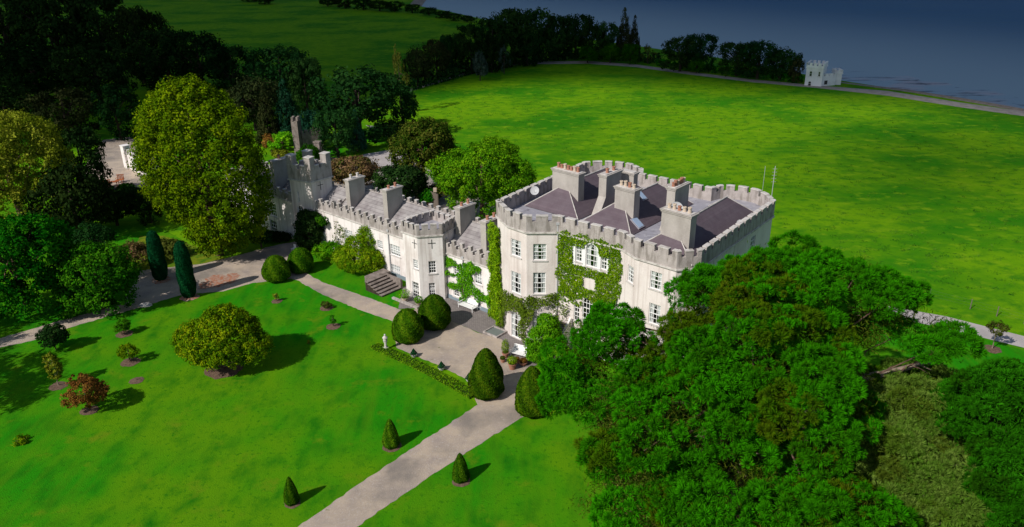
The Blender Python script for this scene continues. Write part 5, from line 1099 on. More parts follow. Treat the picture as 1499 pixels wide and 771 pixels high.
# ------------------------------------------------------------------ the great pine and its neighbours
def at_px(px, py, Y): d = ray(px, py); s = Y/d[1]; return np.array([d[0]*s, Y, CAMH+d[2]*s])
def pine(name, label, cat, base, env, seed, nlobe, lobe_r, mat_, tuft_r=(0.28, 0.54), tuft_n=125, leaf=0.05, dens=1.0, trunk_r=0.8, inner='lf_pinein', inner_n=9000, bark='bark', up=0.35, vert=0.62):
    """env: big ellipsoids (centre, radii); branch pads sit on their skin, each pad covered by domed needle tufts"""
    rng = np.random.default_rng(seed); pads = []; ol = set(); w = np.array([e[1][0]*e[1][2] for e in env]); w /= w.sum()
    for (c, r), ww in zip(env, w):
        k = int(nlobe*ww); d = unit(rng, k*4); d = d[(d[:, 2] > -0.45)][:k]
        for q in d:
            f = 0.74+0.3*rng.random(); p = np.array(c)+q*np.array(r)*f
            if any(np.linalg.norm((p-np.array(c2))/np.array(r2)) < 0.66 for c2, r2 in env if c2 is not c): continue
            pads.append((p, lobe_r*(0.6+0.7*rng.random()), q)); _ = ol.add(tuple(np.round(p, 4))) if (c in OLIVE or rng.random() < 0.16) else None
    Ps = []; Ns = []; Ts = []
    for (p, R, q) in pads:
        olive = getattr(q, 'olive', False) or tuple(np.round(p, 4)) in ol
        n = int(24*dens*(R/lobe_r)**2*(lobe_r/1.7)**2); tone = rng.random()
        dd = unit(rng, n*2); dd = dd[(dd@(q*0.6+np.array([0, 0, 0.9]))) > -0.15][:n]
        for u in dd:
            c = p+u*np.array([R, R, R*vert])*(0.86+0.2*rng.random()); tr = rng.uniform(*tuft_r)
            ax = u*0.8+np.array([0, 0, up+0.25]); ax /= np.linalg.norm(ax)
            v = unit(rng, tuft_n); v = v+ax*0.75; v /= np.linalg.norm(v, axis=1, keepdims=True)
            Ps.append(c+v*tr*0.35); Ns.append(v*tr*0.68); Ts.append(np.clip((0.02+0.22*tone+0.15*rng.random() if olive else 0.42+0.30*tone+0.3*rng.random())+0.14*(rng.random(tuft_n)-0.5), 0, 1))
    P = np.concatenate(Ps); Nn = np.concatenate(Ns); T = np.concatenate(Ts)
    V, Q = blade_quads(P, Nn, np.linalg.norm(Nn, axis=1), leaf, rng)
    root = empty(name, (base[0], base[1], 0), label, cat)
    place('crown', npmesh('crown', V, Q, np.repeat(T, 4)), M[mat_], root)
    # older needles inside the crown; the pine's are darkened as painted shade
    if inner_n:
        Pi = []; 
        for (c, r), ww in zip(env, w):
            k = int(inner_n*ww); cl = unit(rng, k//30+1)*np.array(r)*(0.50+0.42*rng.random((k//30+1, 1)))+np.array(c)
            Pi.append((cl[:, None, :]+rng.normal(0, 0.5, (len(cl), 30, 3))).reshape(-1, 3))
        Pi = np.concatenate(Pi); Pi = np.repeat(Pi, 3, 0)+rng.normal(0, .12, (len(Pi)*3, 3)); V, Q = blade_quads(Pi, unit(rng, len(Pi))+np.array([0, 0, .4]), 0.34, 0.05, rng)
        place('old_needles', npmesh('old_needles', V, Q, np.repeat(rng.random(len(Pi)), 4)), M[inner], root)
    mb = MB(); b = Vector((base[0], base[1], 0)); c0 = Vector(env[0][0]); r0 = env[0][1]
    top = c0+Vector((0, 0, r0[2]*0.35)); mb.tube([b-Vector((0, 0, .3)), b+Vector((0.1, 0, .8)), b.lerp(top, .35), b.lerp(top, .7), top], [trunk_r*1.4, trunk_r, trunk_r*.8, trunk_r*.5, trunk_r*.15], 10)
    rn = random.Random(seed); 
    for (p, R, q) in pads:
        if rn.random() > 0.38: continue
        s = b.lerp(top, rn.uniform(0.35, 0.95)); e = Vector(p); k1 = s.lerp(e, 0.35)+Vector((rn.uniform(-.4, .4), rn.uniform(-.4, .4), -0.5)); k2 = s.lerp(e, 0.7)+Vector((rn.uniform(-.4, .4), rn.uniform(-.4, .4), -0.3))
        rr = 0.05+0.06*rn.random(); mb.tube([s, k1, k2, e], [rr*1.8*trunk_r, rr*1.4*trunk_r, rr*trunk_r, rr*0.4*trunk_r], 5)
        for j in range(3):
            t = k2.lerp(e, rn.random()); o = Vector((rn.gauss(0, 1), rn.gauss(0, 1), rn.gauss(0, .6))).normalized()*R*0.8; mb.tube([t, t+o*0.5+Vector((0, 0, .1)), t+o], [rr*.5*trunk_r, rr*.35*trunk_r, rr*.12*trunk_r], 4)
    mb.build('trunk', M[bark], root, smooth=True)
    return root
OLIVE = set()
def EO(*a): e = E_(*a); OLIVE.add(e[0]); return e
def E_(px, py, Y, rx, ry, rz): return (tuple(at_px(px, py, Y)), (rx, ry, rz))
pb = gp(1075, 790)
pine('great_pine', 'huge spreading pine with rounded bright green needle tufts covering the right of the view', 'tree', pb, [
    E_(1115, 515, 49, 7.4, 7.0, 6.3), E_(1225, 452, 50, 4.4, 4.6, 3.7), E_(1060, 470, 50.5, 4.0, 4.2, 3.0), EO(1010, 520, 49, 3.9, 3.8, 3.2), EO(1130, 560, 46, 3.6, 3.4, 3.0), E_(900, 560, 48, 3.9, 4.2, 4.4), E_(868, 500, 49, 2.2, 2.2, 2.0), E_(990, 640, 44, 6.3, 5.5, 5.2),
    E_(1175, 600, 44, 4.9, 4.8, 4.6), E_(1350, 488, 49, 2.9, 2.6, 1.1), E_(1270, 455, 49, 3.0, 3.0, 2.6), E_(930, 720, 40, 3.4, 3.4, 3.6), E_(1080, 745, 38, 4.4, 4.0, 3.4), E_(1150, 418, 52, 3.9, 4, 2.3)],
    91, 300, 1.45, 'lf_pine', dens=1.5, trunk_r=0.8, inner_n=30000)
pine('young_pine', 'lower bright green pine crown at the bottom right below the great pine', 'tree', gp(1240, 880), [E_(1225, 775, 36, 3.6, 3.2, 3.0), E_(1170, 800, 34, 2.5, 2.5, 2.4)], 92, 46, 1.4, 'lf_pine', trunk_r=0.35, inner_n=3000)
pine('dark_fir', 'dark blue-green conifer with upswept sprays on the right edge', 'tree', gp(1460, 800), [E_(1455, 640, 42, 2.6, 2.8, 5.0), E_(1425, 565, 44, 1.5, 1.5, 1.7), E_(1488, 575, 43, 1.9, 1.9, 2.6), E_(1490, 720, 39, 3.0, 3.0, 3.6)], 93, 150, 1.0, 'lf_fir' if 'lf_fir' in M else 'lf_cyp2' if 'lf_cyp2' in M else 'lf_pine2', tuft_r=(0.22, 0.5), tuft_n=46, leaf=0.15, dens=1.6, trunk_r=0.35, inner_n=4000, inner='lf_fir', vert=0.4) if False else None
M['lf_fir'] = leafmat('fir_needles', (0.018, 0.07, 0.002), (0.019, 0.12, 0.002), (0.03, 0.20, 0.004), 0.0, 0.1)
pine('dark_fir', 'dark blue-green conifer with upswept sprays on the right edge', 'tree', gp(1460, 810), [E_(1455, 640, 42, 2.6, 2.8, 5.0), E_(1425, 600, 44, 1.5, 1.5, 1.6), E_(1488, 590, 43, 1.8, 1.8, 2.4), E_(1490, 720, 39, 3.0, 3.0, 3.6), E_(1405, 600, 44.5, 1.2, 1.2, 1.1), E_(1370, 700, 42, 1.3, 1.3, 1.2)], 93, 190, 0.95, 'lf_fir', tuft_r=(0.25, 0.5), tuft_n=90, leaf=0.06, dens=3.0, trunk_r=0.35, inner_n=4000, inner='lf_fir', vert=0.4)
# tangled olive cypress with bare grey twigs between the pine and the fir
def tangle(name, label, base, env, seed, n, mat_, leaf, tw=220):
    rng = np.random.default_rng(seed); root = empty(name, (base[0], base[1], 0), label, 'tree'); P = []; Nn = []
    w = np.array([e[1][0]*e[1][2] for e in env]); w /= w.sum(); rn = random.Random(seed); mb = MB(); b = Vector((base[0], base[1], 0)); T = []
    for (c, r), ww in zip(env, w):
        k = int(n*ww/24); d = unit(rng, k); d[:, 2] = np.abs(d[:, 2])*0.9-0.15; cc = np.array(c)+d*np.array(r)*(0.62+0.5*rng.random((k, 1)))
        sp = rng.normal(0, 1, (k, 24, 3))*np.array([0.30, 0.30, 0.15]); P.append((cc[:, None, :]+sp).reshape(-1, 3)); Nn.append(np.repeat(d, 24, 0)+np.array([0, 0, .5])); T.append(np.clip(np.repeat(rng.random(k), 24)*0.7+rng.random(k*24)*0.3, 0, 1))
        for i in range(int(tw*ww)):
            q = Vector(unit(rng, 1)[0]); q.z = abs(q.z); s = Vector(c)+Vector((q.x*r[0], q.y*r[1], q.z*r[2]))*0.55; e = Vector(c)+Vector((q.x*r[0], q.y*r[1], q.z*r[2]))*rn.uniform(0.9, 1.08)
            m1 = s.lerp(e, .5)+Vector((rn.uniform(-.4, .4), rn.uniform(-.4, .4), rn.uniform(-.2, .4))); mb.tube([s, m1, e], [0.045, 0.028, 0.008], 4)
            for j in range(3):
                t = m1.lerp(e, rn.random()); mb.tube([t, t+Vector((rn.uniform(-.7, .7), rn.uniform(-.7, .7), rn.uniform(-.3, .5)))], [0.022, 0.008], 3)
        mb.tube([b, b.lerp(Vector(c), .6), Vector(c)], [0.3, 0.2, 0.08], 7)
    P = np.concatenate(P); Nn = np.concatenate(Nn); T = np.concatenate(T)
    P = np.repeat(P, 2, 0)+rng.normal(0, .1, (len(P)*2, 3)); T = np.repeat(T, 2); Nn = np.repeat(Nn, 2, 0); V, Q = blade_quads(P, Nn*0.6+rng.normal(0, .5, Nn.shape)+np.array([0, 0, .1]), 0.30, 0.045, rng)
    place('crown', npmesh('crown', V, Q, np.repeat(T, 4)), M[mat_], root); mb.build('trunk', M['bark_pale'], root, smooth=True)
    return root
pine('old_cypress', 'straggling olive-green cypress with bare pale twigs between the great pine and the dark conifer', 'tree', gp(1340, 800), [E_(1325, 600, 45, 2.2, 2.2, 2.0), E_(1302, 665, 42, 1.7, 1.9, 1.8), E_(1350, 690, 41, 2.1, 2.1, 2.0), E_(1305, 745, 39.5, 2.0, 2.0, 1.7), E_(1395, 750, 39, 2.0, 2.0, 2.0), E_(1350, 562, 48, 1.9, 1.9, 1.3), E_(1385, 640, 44, 1.5, 1.7, 1.5), E_(1340, 800, 37, 3.0, 2.4, 2.0)], 94, 210, 0.85, 'lf_cone', tuft_r=(0.22, 0.5), tuft_n=80, leaf=0.042, dens=3.4, trunk_r=0.32, inner_n=9000, inner='lf_cone', bark='bark_pale', vert=0.5)
# the thick bare bough that reaches right out of the pine
mb = MB(); a = Vector(at_px(1262, 553, 46.5)); b = Vector(at_px(1300, 546, 47)); c = Vector(at_px(1345, 533, 48)); d = Vector(at_px(1375, 527, 48.5)); root = [o for o in COL.objects if o.name.startswith('great_pine')][0]
tp0 = Vector((pb[0], pb[1], 6)); mb.tube([tp0, tp0.lerp(a, .5)+Vector((0, 0, 1)), a, b, c, d], [0.5, 0.42, 0.32, 0.26, 0.15, 0.05], 8); mb.tube([b, Vector(at_px(1325, 562, 47))], [0.1, 0.02], 5); mb.tube([c, Vector(at_px(1370, 545, 48))], [0.08, 0.02], 5)
mb.build('bough', M['bark_pink'] if 'bark_pink' in M else M['bark_pale'], root, smooth=True)
# shady undergrowth beneath the pine
def ground_cover(name, pts_px, n, mat_, seed, h=0.35, leaf=0.2, kind='stuff', label=None, z=0):
    rng = np.random.default_rng(seed); poly = pxs(pts_px); xs = [p[0] for p in poly]; ys = [p[1] for p in poly]
    x = rng.uniform(min(xs), max(xs), n); y = rng.uniform(min(ys), max(ys), n); ok = in_poly(x, y, poly); x, y = x[ok], y[ok]; hh = h*rng.random(len(x))*(0.5+0.5*np.sin(x*1.3)*np.cos(y*1.1)+0.3)
    P = np.stack([x, y, np.abs(hh)+0.03], 1); V, Q = leaf_quads(P, np.tile([0, 0, 1.0], (len(x), 1)), leaf*(0.5+rng.random(len(x))), rng, 0.8, 0.5)
    o = link(name, npmesh(name, V, Q, np.repeat(rng.random(len(x)), 4)), M[mat_]); tag(o, label or 'low tangled undergrowth in the shade beneath the great pine', 'undergrowth', kind=kind); return o
ground_cover('undergrowth', [(880, 560), (868, 600), (880, 640), (874, 690), (900, 740), (885, 800), (900, 900), (1500, 900), (1500, 600), (1400, 580), (1000, 540)], 70000, 'lf_olive', 95, 0.5, 0.25)

# ------------------------------------------------------------------ woodland
proto = {k: unit_tree(s, 'lf_dark', n, shp) for k, s, n, shp in (('a', 201, 230, 'round'), ('b', 202, 230, 'round'), ('c', 203, 230, 'tall'), ('d', 204, 230, 'bush'), ('n', 205, 230, 'conifer'), ('s', 206, 60, 'tall'))}
used = set()
def wood(kind, bx, by, wpx, ytop, m_, label, group, yworld=None):
    X, Y = gp(bx, by); 
    if yworld: X, Y = X*yworld/Y, yworld
    h = zat(bx, ytop, X, Y); r = px_r(X, Y, h/2, wpx); h = max(h, 2.0)
    rn = random.Random(int(bx*7+by)); src = proto[kind]; sc = (r*rn.uniform(.95, 1.08), r*rn.uniform(.95, 1.08), h/2)
    cat = 'tree'
    if kind not in used:
        used.add(kind); src.location = (X, Y, 0); src.scale = sc; tag(src, label, cat, group)
        for ch in src.children:
            if ch.name.startswith('crown'): ch.material_slots[0].link = 'OBJECT'; ch.material_slots[0].material = M[m_]
        return src
    return copy_tree(src, (X, Y, 0), sc, rn.uniform(0, 6.28), label, cat, group, m_)
GW = 'dark woodland behind the old range'
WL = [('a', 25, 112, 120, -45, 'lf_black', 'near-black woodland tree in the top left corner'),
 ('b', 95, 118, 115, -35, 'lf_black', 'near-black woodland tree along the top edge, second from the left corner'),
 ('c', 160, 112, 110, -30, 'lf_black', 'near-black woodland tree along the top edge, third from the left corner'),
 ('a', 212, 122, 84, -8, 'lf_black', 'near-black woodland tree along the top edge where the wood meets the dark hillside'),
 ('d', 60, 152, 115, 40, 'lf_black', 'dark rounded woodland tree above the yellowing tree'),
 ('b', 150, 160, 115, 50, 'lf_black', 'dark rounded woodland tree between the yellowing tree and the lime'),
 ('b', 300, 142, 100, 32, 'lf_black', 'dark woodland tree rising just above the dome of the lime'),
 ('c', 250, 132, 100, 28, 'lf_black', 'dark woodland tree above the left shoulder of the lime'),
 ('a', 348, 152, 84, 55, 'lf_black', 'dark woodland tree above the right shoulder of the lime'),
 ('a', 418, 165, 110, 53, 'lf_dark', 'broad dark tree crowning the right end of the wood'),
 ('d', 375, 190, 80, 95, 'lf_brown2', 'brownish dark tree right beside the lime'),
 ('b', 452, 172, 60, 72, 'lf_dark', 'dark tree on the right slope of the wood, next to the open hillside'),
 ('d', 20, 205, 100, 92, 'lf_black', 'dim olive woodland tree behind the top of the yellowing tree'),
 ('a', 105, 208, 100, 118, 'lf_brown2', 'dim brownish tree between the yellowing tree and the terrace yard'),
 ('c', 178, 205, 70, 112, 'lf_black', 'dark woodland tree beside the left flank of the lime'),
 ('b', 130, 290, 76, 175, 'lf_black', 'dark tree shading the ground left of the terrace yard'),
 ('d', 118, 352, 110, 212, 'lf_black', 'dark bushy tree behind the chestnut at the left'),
 ('d', 172, 330, 66, 268, 'lf_black', 'dark laurel-like tree added to darken the lawn below the terrace yard'),  # this tree and the next are added to darken the lawn
 ('b', 222, 326, 52, 280, 'lf_black', 'dark bushy tree added as shade against the left side of the lime'),
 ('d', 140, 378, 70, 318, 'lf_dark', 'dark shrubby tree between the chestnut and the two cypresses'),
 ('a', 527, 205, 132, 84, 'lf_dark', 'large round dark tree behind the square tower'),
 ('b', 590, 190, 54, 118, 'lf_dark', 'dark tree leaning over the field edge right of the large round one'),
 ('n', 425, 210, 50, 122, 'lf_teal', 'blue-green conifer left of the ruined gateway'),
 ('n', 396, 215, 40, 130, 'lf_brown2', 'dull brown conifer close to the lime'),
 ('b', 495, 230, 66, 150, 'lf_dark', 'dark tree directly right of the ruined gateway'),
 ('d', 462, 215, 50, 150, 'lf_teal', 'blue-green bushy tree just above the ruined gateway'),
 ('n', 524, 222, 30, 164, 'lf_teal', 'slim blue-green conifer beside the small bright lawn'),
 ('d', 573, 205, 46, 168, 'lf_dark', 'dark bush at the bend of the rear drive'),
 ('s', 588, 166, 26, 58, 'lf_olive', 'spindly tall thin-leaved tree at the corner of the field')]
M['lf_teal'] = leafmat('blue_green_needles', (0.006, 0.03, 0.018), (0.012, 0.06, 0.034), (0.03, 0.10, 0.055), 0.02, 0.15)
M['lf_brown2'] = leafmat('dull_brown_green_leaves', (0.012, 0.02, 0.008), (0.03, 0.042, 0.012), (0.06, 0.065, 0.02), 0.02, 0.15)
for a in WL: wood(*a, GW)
FL = [('d', 612, 126, 44, 56, 'lf_brown2', 'dull brown tree at the left end of the far tree belt'), ('b', 640, 116, 44, 50, 'lf_brown2', 'brownish tree second from the left in the far belt'),
 ('a', 668, 106, 44, 40, 'lf_dark', 'dark tree third from the left in the far belt'), ('c', 690, 108, 48, 24, 'lf_black', 'tall dark tree left of the grey willow in the far belt'),
 ('d', 703, 118, 24, 66, 'lf_far_blue', 'small grey-green willow standing in front of the far belt'), ('s', 738, 108, 20, 62, 'lf_far_blue', 'thin pale grey-green tree at the field edge before the far belt'),
 ('a', 722, 100, 64, 14, 'lf_dark', 'broad dark tree right of the grey willow in the far belt'), ('b', 752, 94, 76, 2, 'lf_dark', 'highest tree of the far belt, left half of its summit'),
 ('a', 784, 90, 74, 1, 'lf_dark', 'highest tree of the far belt, right half of its summit'), ('c', 815, 88, 62, 14, 'lf_dark', 'dark tree just right of the summit of the far belt'),
 ('b', 842, 86, 54, 12, 'lf_dark', 'dark tree near the middle of the right slope of the far belt'), ('d', 866, 86, 46, 20, 'lf_dark', 'dark tree low on the right slope of the far belt'),
 ('a', 886, 87, 40, 24, 'lf_dark', 'dark tree beside the bare conifer of the far belt'), ('n', 912, 84, 32, 16, 'lf_brown2', 'bare-topped brown conifer of the far belt'),
 ('n', 927, 85, 22, 26, 'lf_brown2', 'small brown conifer at the right end of the far belt'), ('d', 893, 92, 30, 58, 'lf_mid', 'small fresher green tree in front of the far belt'),
 ('b', 922, 94, 26, 60, 'lf_mid', 'small yellow-green tree at the right foot of the far belt'), ('s', 948, 93, 24, 62, 'lf_olive', 'thin bare-looking tree in the gap before the two shore clumps'),
 ('a', 995, 104, 60, 47, 'lf_dark', 'left tree of the first round clump on the shore'), ('b', 1022, 105, 52, 42, 'lf_dark', 'right tree of the first round clump on the shore'), ('d', 1019, 107, 22, 80, 'lf_mid', 'small brighter bush in front of the first shore clump'),
 ('b', 1078, 111, 60, 55, 'lf_dark', 'left tree of the second round clump on the shore'), ('a', 1108, 115, 66, 52, 'lf_dark', 'middle tree of the second round clump on the shore'), ('d', 1140, 118, 56, 60, 'lf_dark', 'right tree of the second round clump on the shore'),
 ('b', 1163, 121, 24, 80, 'lf_brown2', 'small brownish tree between the second shore clump and the gatehouse'), ('d', 860, 92, 30, 62, 'lf_mid', 'low green bush beneath the far belt, left of the yellow-green one'), ('c', 655, 106, 36, 44, 'lf_dark', 'narrow dark tree between the brown and the tall trees of the far belt'), ('c', 772, 96, 50, 34, 'lf_black', 'deep dark tree below the summit of the far belt'), ('c', 720, 106, 40, 44, 'lf_black', 'deep dark tree behind the thin pale one in the far belt')]
for a in FL: wood(*a, 'trees beyond the big field')
HL = [(365, 3, 26, -10), (388, 6, 30, -8), (480, 9, 30, -6), (505, 12, 34, -5), (532, 14, 34, -4), (556, 16, 34, -4), (578, 17, 30, -1), (604, 19, 24, 4), (628, 22, 28, 8), (648, 26, 26, 14), (664, 30, 26, 18), (684, 32, 26, 20)]
HN = ['leftmost of the hedgerow trees on the far hill top', 'second from the left of the far hedgerow trees', 'third from the left of the far hedgerow trees', 'fourth from the left of the far hedgerow trees', 'fifth from the left of the far hedgerow trees', 'sixth from the left of the far hedgerow trees', 'far hedgerow tree just left of the gap towards the water', 'small round far tree alone in the gap by the water', 'far hedgerow tree right of the gap by the water', 'far hedgerow tree second right of the gap by the water', 'far hedgerow tree third right of the gap by the water', 'far hedgerow tree behind the left end of the tree belt']
for (q, lb), kd in zip(zip(HL, HN), 'abdabdabdabd'): wood(kd, *q, 'lf_black', lb, 'hedgerow trees on the far hill')
hedge_strip('field_hedge', 'long dark rough hedge along the track at the far side of the field', pxs([(598, 131), (640, 120), (690, 106), (740, 98), (800, 88), (860, 85), (930, 89), (970, 94)]), 3.0, 2.0, 'lf_dark', 96, per=9, leaf=0.9, core=False, rag=0.25)
hedge_strip('shore_scrub', 'low green scrub between the shore clumps and the gatehouse', pxs([(965, 95), (1050, 106), (1120, 114), (1172, 121)]), 3.0, 1.4, 'lf_mid', 97, per=9, leaf=0.8, core=False, rag=0.25, cat='scrub')
hedge_strip('garden_hedge', 'dark hedge closing the shaded lawn below the terrace yard', pxs([(105, 300), (170, 290), (250, 288)]), 1.6, 1.6, 'lf_black', 98, per=60, leaf=0.3, core=True, rag=0.1)
for (bx, by, x0, x1, yt, m_, sd, nm, lb) in ((415, 226, 392, 432, 190, 'lf_bright', 301, 'garden_shrub', 'fresh green shrub seen between the lime and the ruined gateway'), (398, 222, 385, 408, 195, 'lf_red', 302, 'garden_shrub', 'small rust-red shrub touching the right side of the lime'),
    (413, 236, 403, 428, 219, 'lf_yellow', 303, 'garden_plant', 'pale spiky plant rising behind the chimney of the old range'), (452, 240, 446, 482, 208, 'lf_mid', 304, 'garden_shrub', 'mid-green shrub growing through the ruined gateway'),
    (500, 268, 484, 516, 245, 'lf_olive', 305, 'garden_shrub', 'olive shrub at the left foot of the russet maple'), (138, 282, 118, 160, 262, 'lf_dark', 306, 'garden_shrub', 'dark shrub left of the orange garden furniture'), (186, 282, 176, 198, 268, 'lf_mid', 307, 'garden_shrub', 'small green shrub right of the orange garden furniture'),
    (240, 375, 190, 260, 352, 'lf_olive', 308, 'garden_shrub', 'low olive bush behind the left cypress')):
    X, Y, h, r, cx = px_tree(bx, by, x0, x1, yt); hero_tree(nm, lb, 'shrub', (X, Y), rand_lobes(sd, (X, Y, h*0.5), (r, r, h*0.5), 5), m_, 130, 0.5, 40, 0.26, sd, 0.1)

# ------------------------------------------------------------------ furniture, pots, statue, steps, fences
def bench(X, Y, rz, name, label, L=1.9, D=0.75, H=0.95, slope=True):
    root = empty(name, (X, Y, 0.03), label, 'bench', None, rz)
    def part(nm, boxes, parent=None):
        mb = MB()
        for c, s, tilt in boxes:
            n = len(mb.v); mb.box(c, s)
            if tilt:
                for i in range(n, n+8): v = mb.v[i]; mb.v[i] = (v[0], v[1]+(v[2]-0.42)*tilt, v[2])
        me = bpy.data.meshes.new(nm); me.from_pydata(mb.v, [], mb.f); o = link(nm, me, M['white'], root); return o
    part('seat', [((0, -D/2+0.12*i+0.07, 0.42), (L, 0.113, 0.035), 0) for i in range(int(D/0.12))])
    part('backrest', [((0, D/2-0.02, 0.50+0.1*i), (L-0.08, 0.03, 0.092), 0.45) for i in range(5)]+[((sx*(L/2-0.04), D/2-0.02, 0.68), (0.07, 0.045, 0.56), 0.25) for sx in (-1, 1)])
    for sx in (-1, 1):
        for sy in (-1, 1): part('leg', [((sx*(L/2-0.08), sy*(D/2-0.08), 0.2), (0.07, 0.07, 0.4), 0)])
        part('armrest', [((sx*(L/2-0.05), 0, 0.66), (0.08, D, 0.04), 0), ((sx*(L/2-0.05), -D/2+0.06, 0.53), (0.06, 0.06, 0.24), 0)])
    return root
X, Y = gp(685, 452); bench(X, Y, math.radians(-41), 'garden_bench', 'long white garden bench against the wing under the bright green creeper', 2.3, 0.95)
X, Y = gp(762, 522); bench(X, Y, math.radians(-30), 'garden_bench', 'white garden bench at the foot of the mansion corner tower beside the terracotta pots', 2.0, 0.85)
# small white chair by the drive
X, Y = gp(430, 368); r = empty('garden_chair', (X, Y, 0), 'small white garden chair standing in the shade near the square tower', 'chair')
for nm, bx_ in (('seat', [((X, Y, .45), (.5, .5, .05))]), ('backrest', [((X+.2, Y+.15, .75), (.45, .05, .55))])):
    mb = MB(); [mb.box(c, s, (1, -.8)) for c, s in bx_]; mb.build(nm, M['white'], r)
for a, b in ((-.2, -.2), (.2, -.2), (-.2, .2), (.2, .2)): mb = MB(); mb.box((X+a, Y+b, .22), (.05, .05, .44), (1, -.8)); mb.build('leg', M['white'], r)
# pots with plants
def potted(cx, by, name, label, pr, ph, fr, fh, m_='terracotta', lf='lf_ivyg', seed=1, z=0.03, conic=False, leaf=0.1):
    X, Y = gp(cx, by); root = empty(name, (X, Y, z), label, 'potted plant')
    mb = MB(); mb.lathe((X, Y, z), [(pr*.68, 0), (pr*.95, ph*.82), (pr*1.06, ph*.84), (pr*1.08, ph), (pr*.9, ph), (pr*.85, ph*.85)], 16); p = mb.build('pot', M[m_], root)
    mb = MB(); mb.lathe((X, Y, z), [(pr*.86, ph*.8), (pr*.86, ph*.88), (0.01, ph*.9)], 12); mb.build('soil', M['mulch'], p)
    rng = np.random.default_rng(seed); n = 900
    d = unit(rng, n); rad = (0.6+0.45*rng.random((n, 1)))
    if conic: zz = rng.random(n)**1.3; P = np.stack([X+d[:, 0]*fr*(1-zz)*1.2, Y+d[:, 1]*fr*(1-zz)*1.2, z+ph+zz*fh], 1)
    else: P = np.array([X, Y, z+ph+fh*0.45])+d*rad*np.array([fr, fr, fh*0.55]); P[:, 2] = np.maximum(P[:, 2], z+ph*.9)
    V, Q = leaf_quads(P, d+np.array([0, 0, .3]), leaf*(0.6+0.8*rng.random(n)), rng, 0.5, 0.6); place('foliage', npmesh('foliage', V, Q, np.repeat(rng.random(n), 4)), M[lf], root)
    mb = MB(); mb.tube([(X, Y, z+ph*.8), (X, Y, z+ph+fh*.5)], 0.03, 5); mb.build('stem', M['bark'], root)
    return root
potted(740, 523, 'potted_shrub', 'tall yellow-green plant in a terracotta pot left of the white bench by the corner tower', .34, .55, .42, 1.5, lf='lf_ivy', seed=11)
potted(750, 540, 'potted_shrub', 'round grassy plant in the large terracotta pot nearest the egg-shaped yew', .40, .62, .52, .8, lf='lf_ivy', seed=12)
potted(736, 530, 'potted_shrub', 'low pot half hidden between the two larger terracotta pots', .26, .35, .26, .3, lf='lf_brown', seed=13)
potted(766, 534, 'potted_shrub', 'brown-leaved plant in a wide terracotta bowl in front of the white bench', .42, .34, .40, .35, lf='lf_red', seed=14)
potted(757, 531, 'potted_shrub', 'small orange clay pot beside the brown-leaved bowl', .28, .38, .24, .25, lf='lf_red', seed=18)
potted(593, 441, 'potted_shrub', 'round green bush in a pale clay pot beside the terrace steps', .42, .5, .72, 1.0, 'pot_buff', 'lf_bright', 15, z=0.03)
potted(613, 446, 'potted_shrub', 'low round green bush at the door of the middle tower', .36, .3, .58, .75, 'pot_buff', 'lf_bright', 16)
for k, (cx, by) in enumerate(((606, 522), (646.5, 541), (687, 558))):
    potted(cx, by, 'potted_box_cone', ('tiny dark box cone in a stone pot by the hedge, nearest the statue', 'tiny dark box cone in a stone pot by the hedge, middle of three', 'tiny dark box cone in a stone pot by the hedge, beside the tall egg-shaped yew')[k], .34, .30, .34, .62, 'sill', 'lf_cyp', 30+k, conic=True, leaf=.08)['group'] = 'box cones in pots along the hedge'
potted(776, 497, 'potted_shrub', 'straggling rose in a small pot at the wall between the two ground floor windows', .24, .3, .45, 1.2, lf='lf_pink', seed=19)
# statue
X, Y = gp(565, 511); z0 = 0.0; r = empty('garden_statue', (X, Y, 0), 'small weathered stone lantern-like statue standing at the end of the low hedge', 'statue')
mb = MB(); mb.box((X, Y, 0.12), (.5, .5, .24), WD); mb.lathe((X, Y, .24), [(.16, 0), (.13, .1), (.12, .55), (.2, .62), (.2, .68)], 12); mb.build('pedestal', M['coping'], r)
mb = MB(); mb.lathe((X, Y, .92), [(.14, 0), (.22, .12), (.2, .3), (.1, .38), (.13, .42)], 12); mb.build('urn', M['coping'], r)
mb = MB(); mb.lathe((X, Y, 1.34), [(.28, 0), (.24, .08), (.1, .22), (.07, .28), (.1, .34), (.05, .42), (.01, .44)], 12); mb.build('finial', M['coping'], r)
# stone steps up the bank by the middle tower
A0 = gp(563, 434); A1 = gp(590, 434); sr_ = empty('terrace_steps', (*gp(575, 436), 0), 'broad dark weathered stone steps climbing the bank beside the middle tower', 'steps')
o0 = ws(-68.3, 55.0); mb = MB(); tr_ = MB()
for k in range(6):
    hgt = 1.2-0.2*k; c = ws(-68.9+0.5*k, 54.3); mb.box((c[0], c[1], hgt/2-0.04), (0.5, 2.9, hgt-0.08), WD); tr_.box((c[0], c[1], hgt-0.02), (0.54, 3.0, 0.09), WD)
mb.build('riser', M['bark_dark'], sr_); tr_.build('tread', M['oldstone'], sr_)
mb = MB(); c = ws(-69.9, 55.4); mb.box((c[0], c[1], .56), (1.3, 3.0, 1.12), WD); c = ws(-67.7, 55.95); mb.box((c[0], c[1], .6), (3.0, .28, 1.2), WD); mb.build('side_wall', M['oldstone'], sr_)
# low kerb along the terrace
kb = MB(); a = gp(575, 437); b = gp(612, 452); kb.box(((a[0]+b[0])/2, (a[1]+b[1])/2, .12), (math.hypot(b[0]-a[0], b[1]-a[1]), .3, .24), (b[0]-a[0], b[1]-a[1])); o = kb.build('terrace_kerb', M['stone']); tag(o, kind='structure')
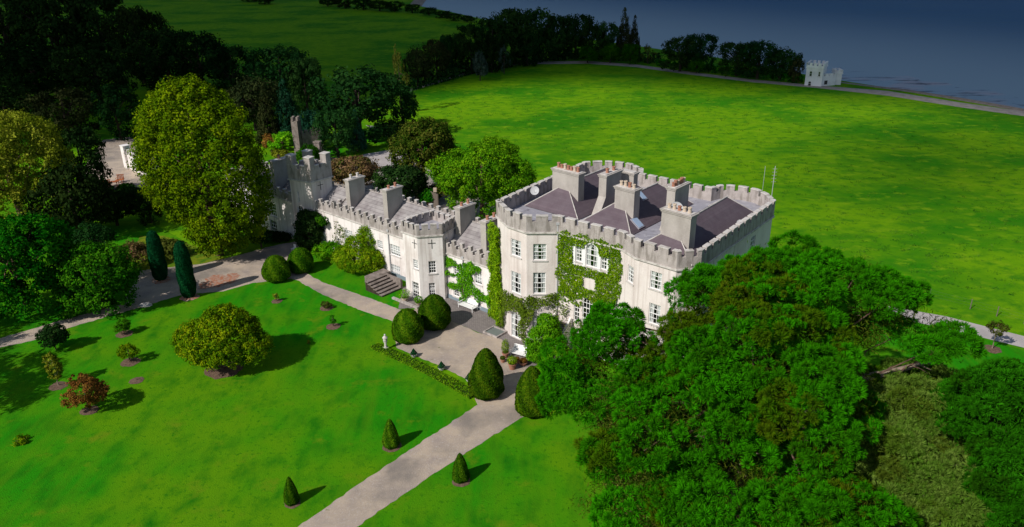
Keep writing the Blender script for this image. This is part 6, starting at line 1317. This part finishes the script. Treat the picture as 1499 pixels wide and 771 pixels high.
# glazed cellar hatch
X, Y = gp(725, 487); r = empty('cellar_hatch', (X, Y, 0), 'flat square glazed cellar hatch set in the flagstones at the mansion corner', 'hatch'); mb = MB()
for s_, (dx, dy, lx, ly) in enumerate(((0, -.8, 2.0, .14), (0, .8, 2.0, .14), (-.93, 0, .14, 1.46), (.93, 0, .14, 1.46))): mb.box((X+WD[0]*dx+WN[0]*dy, Y+WD[1]*dx+WN[1]*dy, .12), (lx, ly, .18), WD)
mb.build('frame', M['stone'], r); mb = MB(); mb.box((X, Y, .09), (1.7, 1.44, .04), WD); mb.build('pane', mat('dusty_green_glass', (.16, .18, .17), .4, .3), r)
# orange garden furniture on the terrace yard
for k, (cx, cy, lb, nm, ct_) in enumerate(((156, 275, 'orange-brown wooden garden armchair on the terrace yard, at the left', 'garden_chair', 'chair'), (167, 272, 'orange-brown wooden garden table on the terrace yard between the chairs', 'garden_table', 'table'), (176, 267, 'orange-brown wooden garden armchair on the terrace yard, at the right', 'garden_chair', 'chair'))):
    X, Y = gp(cx, cy); r = empty(nm, (X, Y, 0), lb, ct_); L = 1.7 if nm == 'garden_table' else 1.25
    hh = .75 if nm == 'garden_table' else .5
    mb = MB(); [mb.box((X, Y-.4+.2*i, hh), (L, .17, .06), (1, .3)) for i in range(5)]; mb.build('table_top' if nm == 'garden_table' else 'seat', M['wood'], r)
    for sx in (-1, 1):
        for sy in (-1, 1): mb = MB(); mb.box((X+sx*(L/2-.12), Y+sy*.34, hh/2), (.09, .09, hh), (1, .3)); mb.build('leg', M['wood'], r)
        if nm == 'garden_chair': mb = MB(); mb.box((X+sx*(L/2-.05), Y, .78), (.1, .9, .06), (1, .3)); mb.build('armrest', M['wood'], r)
    if nm == 'garden_chair': mb = MB(); [mb.box((X-.5+.25*i, Y+.45, .9), (.14, .05, .8), (1, .3)) for i in range(5)]; mb.box((X, Y+.45, 1.3), (L, .07, .1), (1, .3)); mb.build('backrest', M['wood'], r)
# wooden fence behind the wing and the yellow lamp head beside it
a, b = gp(608, 292), gp(642, 306); r = empty('board_fence', (*a, 0), 'grey weathered board fence behind the wing, under the bright green tree', 'fence'); L = math.hypot(b[0]-a[0], b[1]-a[1]); U_ = ((b[0]-a[0])/L, (b[1]-a[1])/L)
mb = MB()
for i in range(int(L/.2)): mb.box((a[0]+U_[0]*.2*i, a[1]+U_[1]*.2*i, 1.2+.03*(i % 3)), (.17, .03, 2.4), U_)
mb.build('boards', M['darkwood'], r)
for i in range(4): mb = MB(); mb.box((a[0]+U_[0]*L*i/3, a[1]+U_[1]*L*i/3+.08, 1.2), (.12, .12, 2.5), U_); mb.build('post', M['darkwood'], r)
c = gp(638, 302); r = empty('yard_lamp', (*c, 0), 'small orange-yellow lamp housing on a post beside the board fence', 'lamp'); h = zat(638, 280, *c); mb = MB(); mb.tube([(*c, 0), (*c, h)], .05, 6); mb.build('post', M['pipe'], r); mb = MB(); mb.box((c[0], c[1], h+.25), (.5, .4, .6)); mb.build('lamp_housing', M['amber'] if 'amber' in M else M['pot_buff'], r)
# post and wire fence beyond the driveway
fp = pxs([(1320, 420), (1360, 437), (1420, 452), (1499, 474), (1640, 515)]); r = empty('wire_fence', (*fp[0], 0), 'post and wire fence along the edge of the big field beside the driveway', 'fence'); posts = []
for (a, b) in zip(fp[:-1], fp[1:]):
    L = math.hypot(b[0]-a[0], b[1]-a[1]); k = max(1, int(L/2.6))
    for i in range(k): posts.append((a[0]+(b[0]-a[0])*i/k, a[1]+(b[1]-a[1])*i/k))
for p in posts: mb = MB(); mb.lathe((p[0], p[1], -.1), [(.055, 0), (.05, 1.3), (.01, 1.34)], 7); mb.build('post', M['darkwood'], r)
for zz in (.4, .75, 1.1): mb = MB(); mb.tube([(p[0], p[1]-.06, zz) for p in posts], .006, 4); mb.build('wire', M['iron'], r)
small('young_tree', 'small staked tree on a mulch circle beside the driveway at the right edge', 1452, 511, 1441, 1470, 468, 'lf_olive', 401, 70, 0.14, 0.25, 'tree', 26, zc=.72, lowz=.28, bark='bark_pale')
# drive verge stones
X, Y = gp(213, 447); mb = MB(); mb.lathe((X, Y, 0), [(.5, 0), (.48, .12), (.3, .25), (.05, .3)], 9, sx=1.6); tag(mb.build('verge_stone', M['coping']), 'pale boulder lying on the lawn edge beside the drive', 'stone')
# meadow tufts scattered over the near part of the field
rng = np.random.default_rng(500); nT = 5200; x = rng.uniform(-40, 150, nT); y = rng.uniform(82, 215, nT)
poly = pxs([(640, 128), (860, 100), (1180, 130), (1499, 180), (1499, 465), (1330, 425), (1150, 330), (960, 238), (790, 225), (650, 180)]); ok = in_poly(x, y, poly); x, y = x[ok], y[ok]
P = np.stack([x, y, np.zeros(len(x))], 1); P = np.repeat(P, 12, 0)+rng.normal(0, 1, (len(x)*12, 3))*np.array([.35, .35, 0]); P[:, 2] = 0.05+0.1*rng.random(len(P)); V, Q = leaf_quads(P, np.tile([0, 0, 1.], (len(P), 1)), .22*(.5+rng.random(len(P))), rng, .8, .3)
o = link('meadow_tufts', npmesh('meadow_tufts', V, Q, np.repeat(np.repeat(rng.random(len(x)), 12), 4)), M['lf_rough']); tag(o, 'coarse grass tufts scattered over the big field', 'grass', kind='stuff')
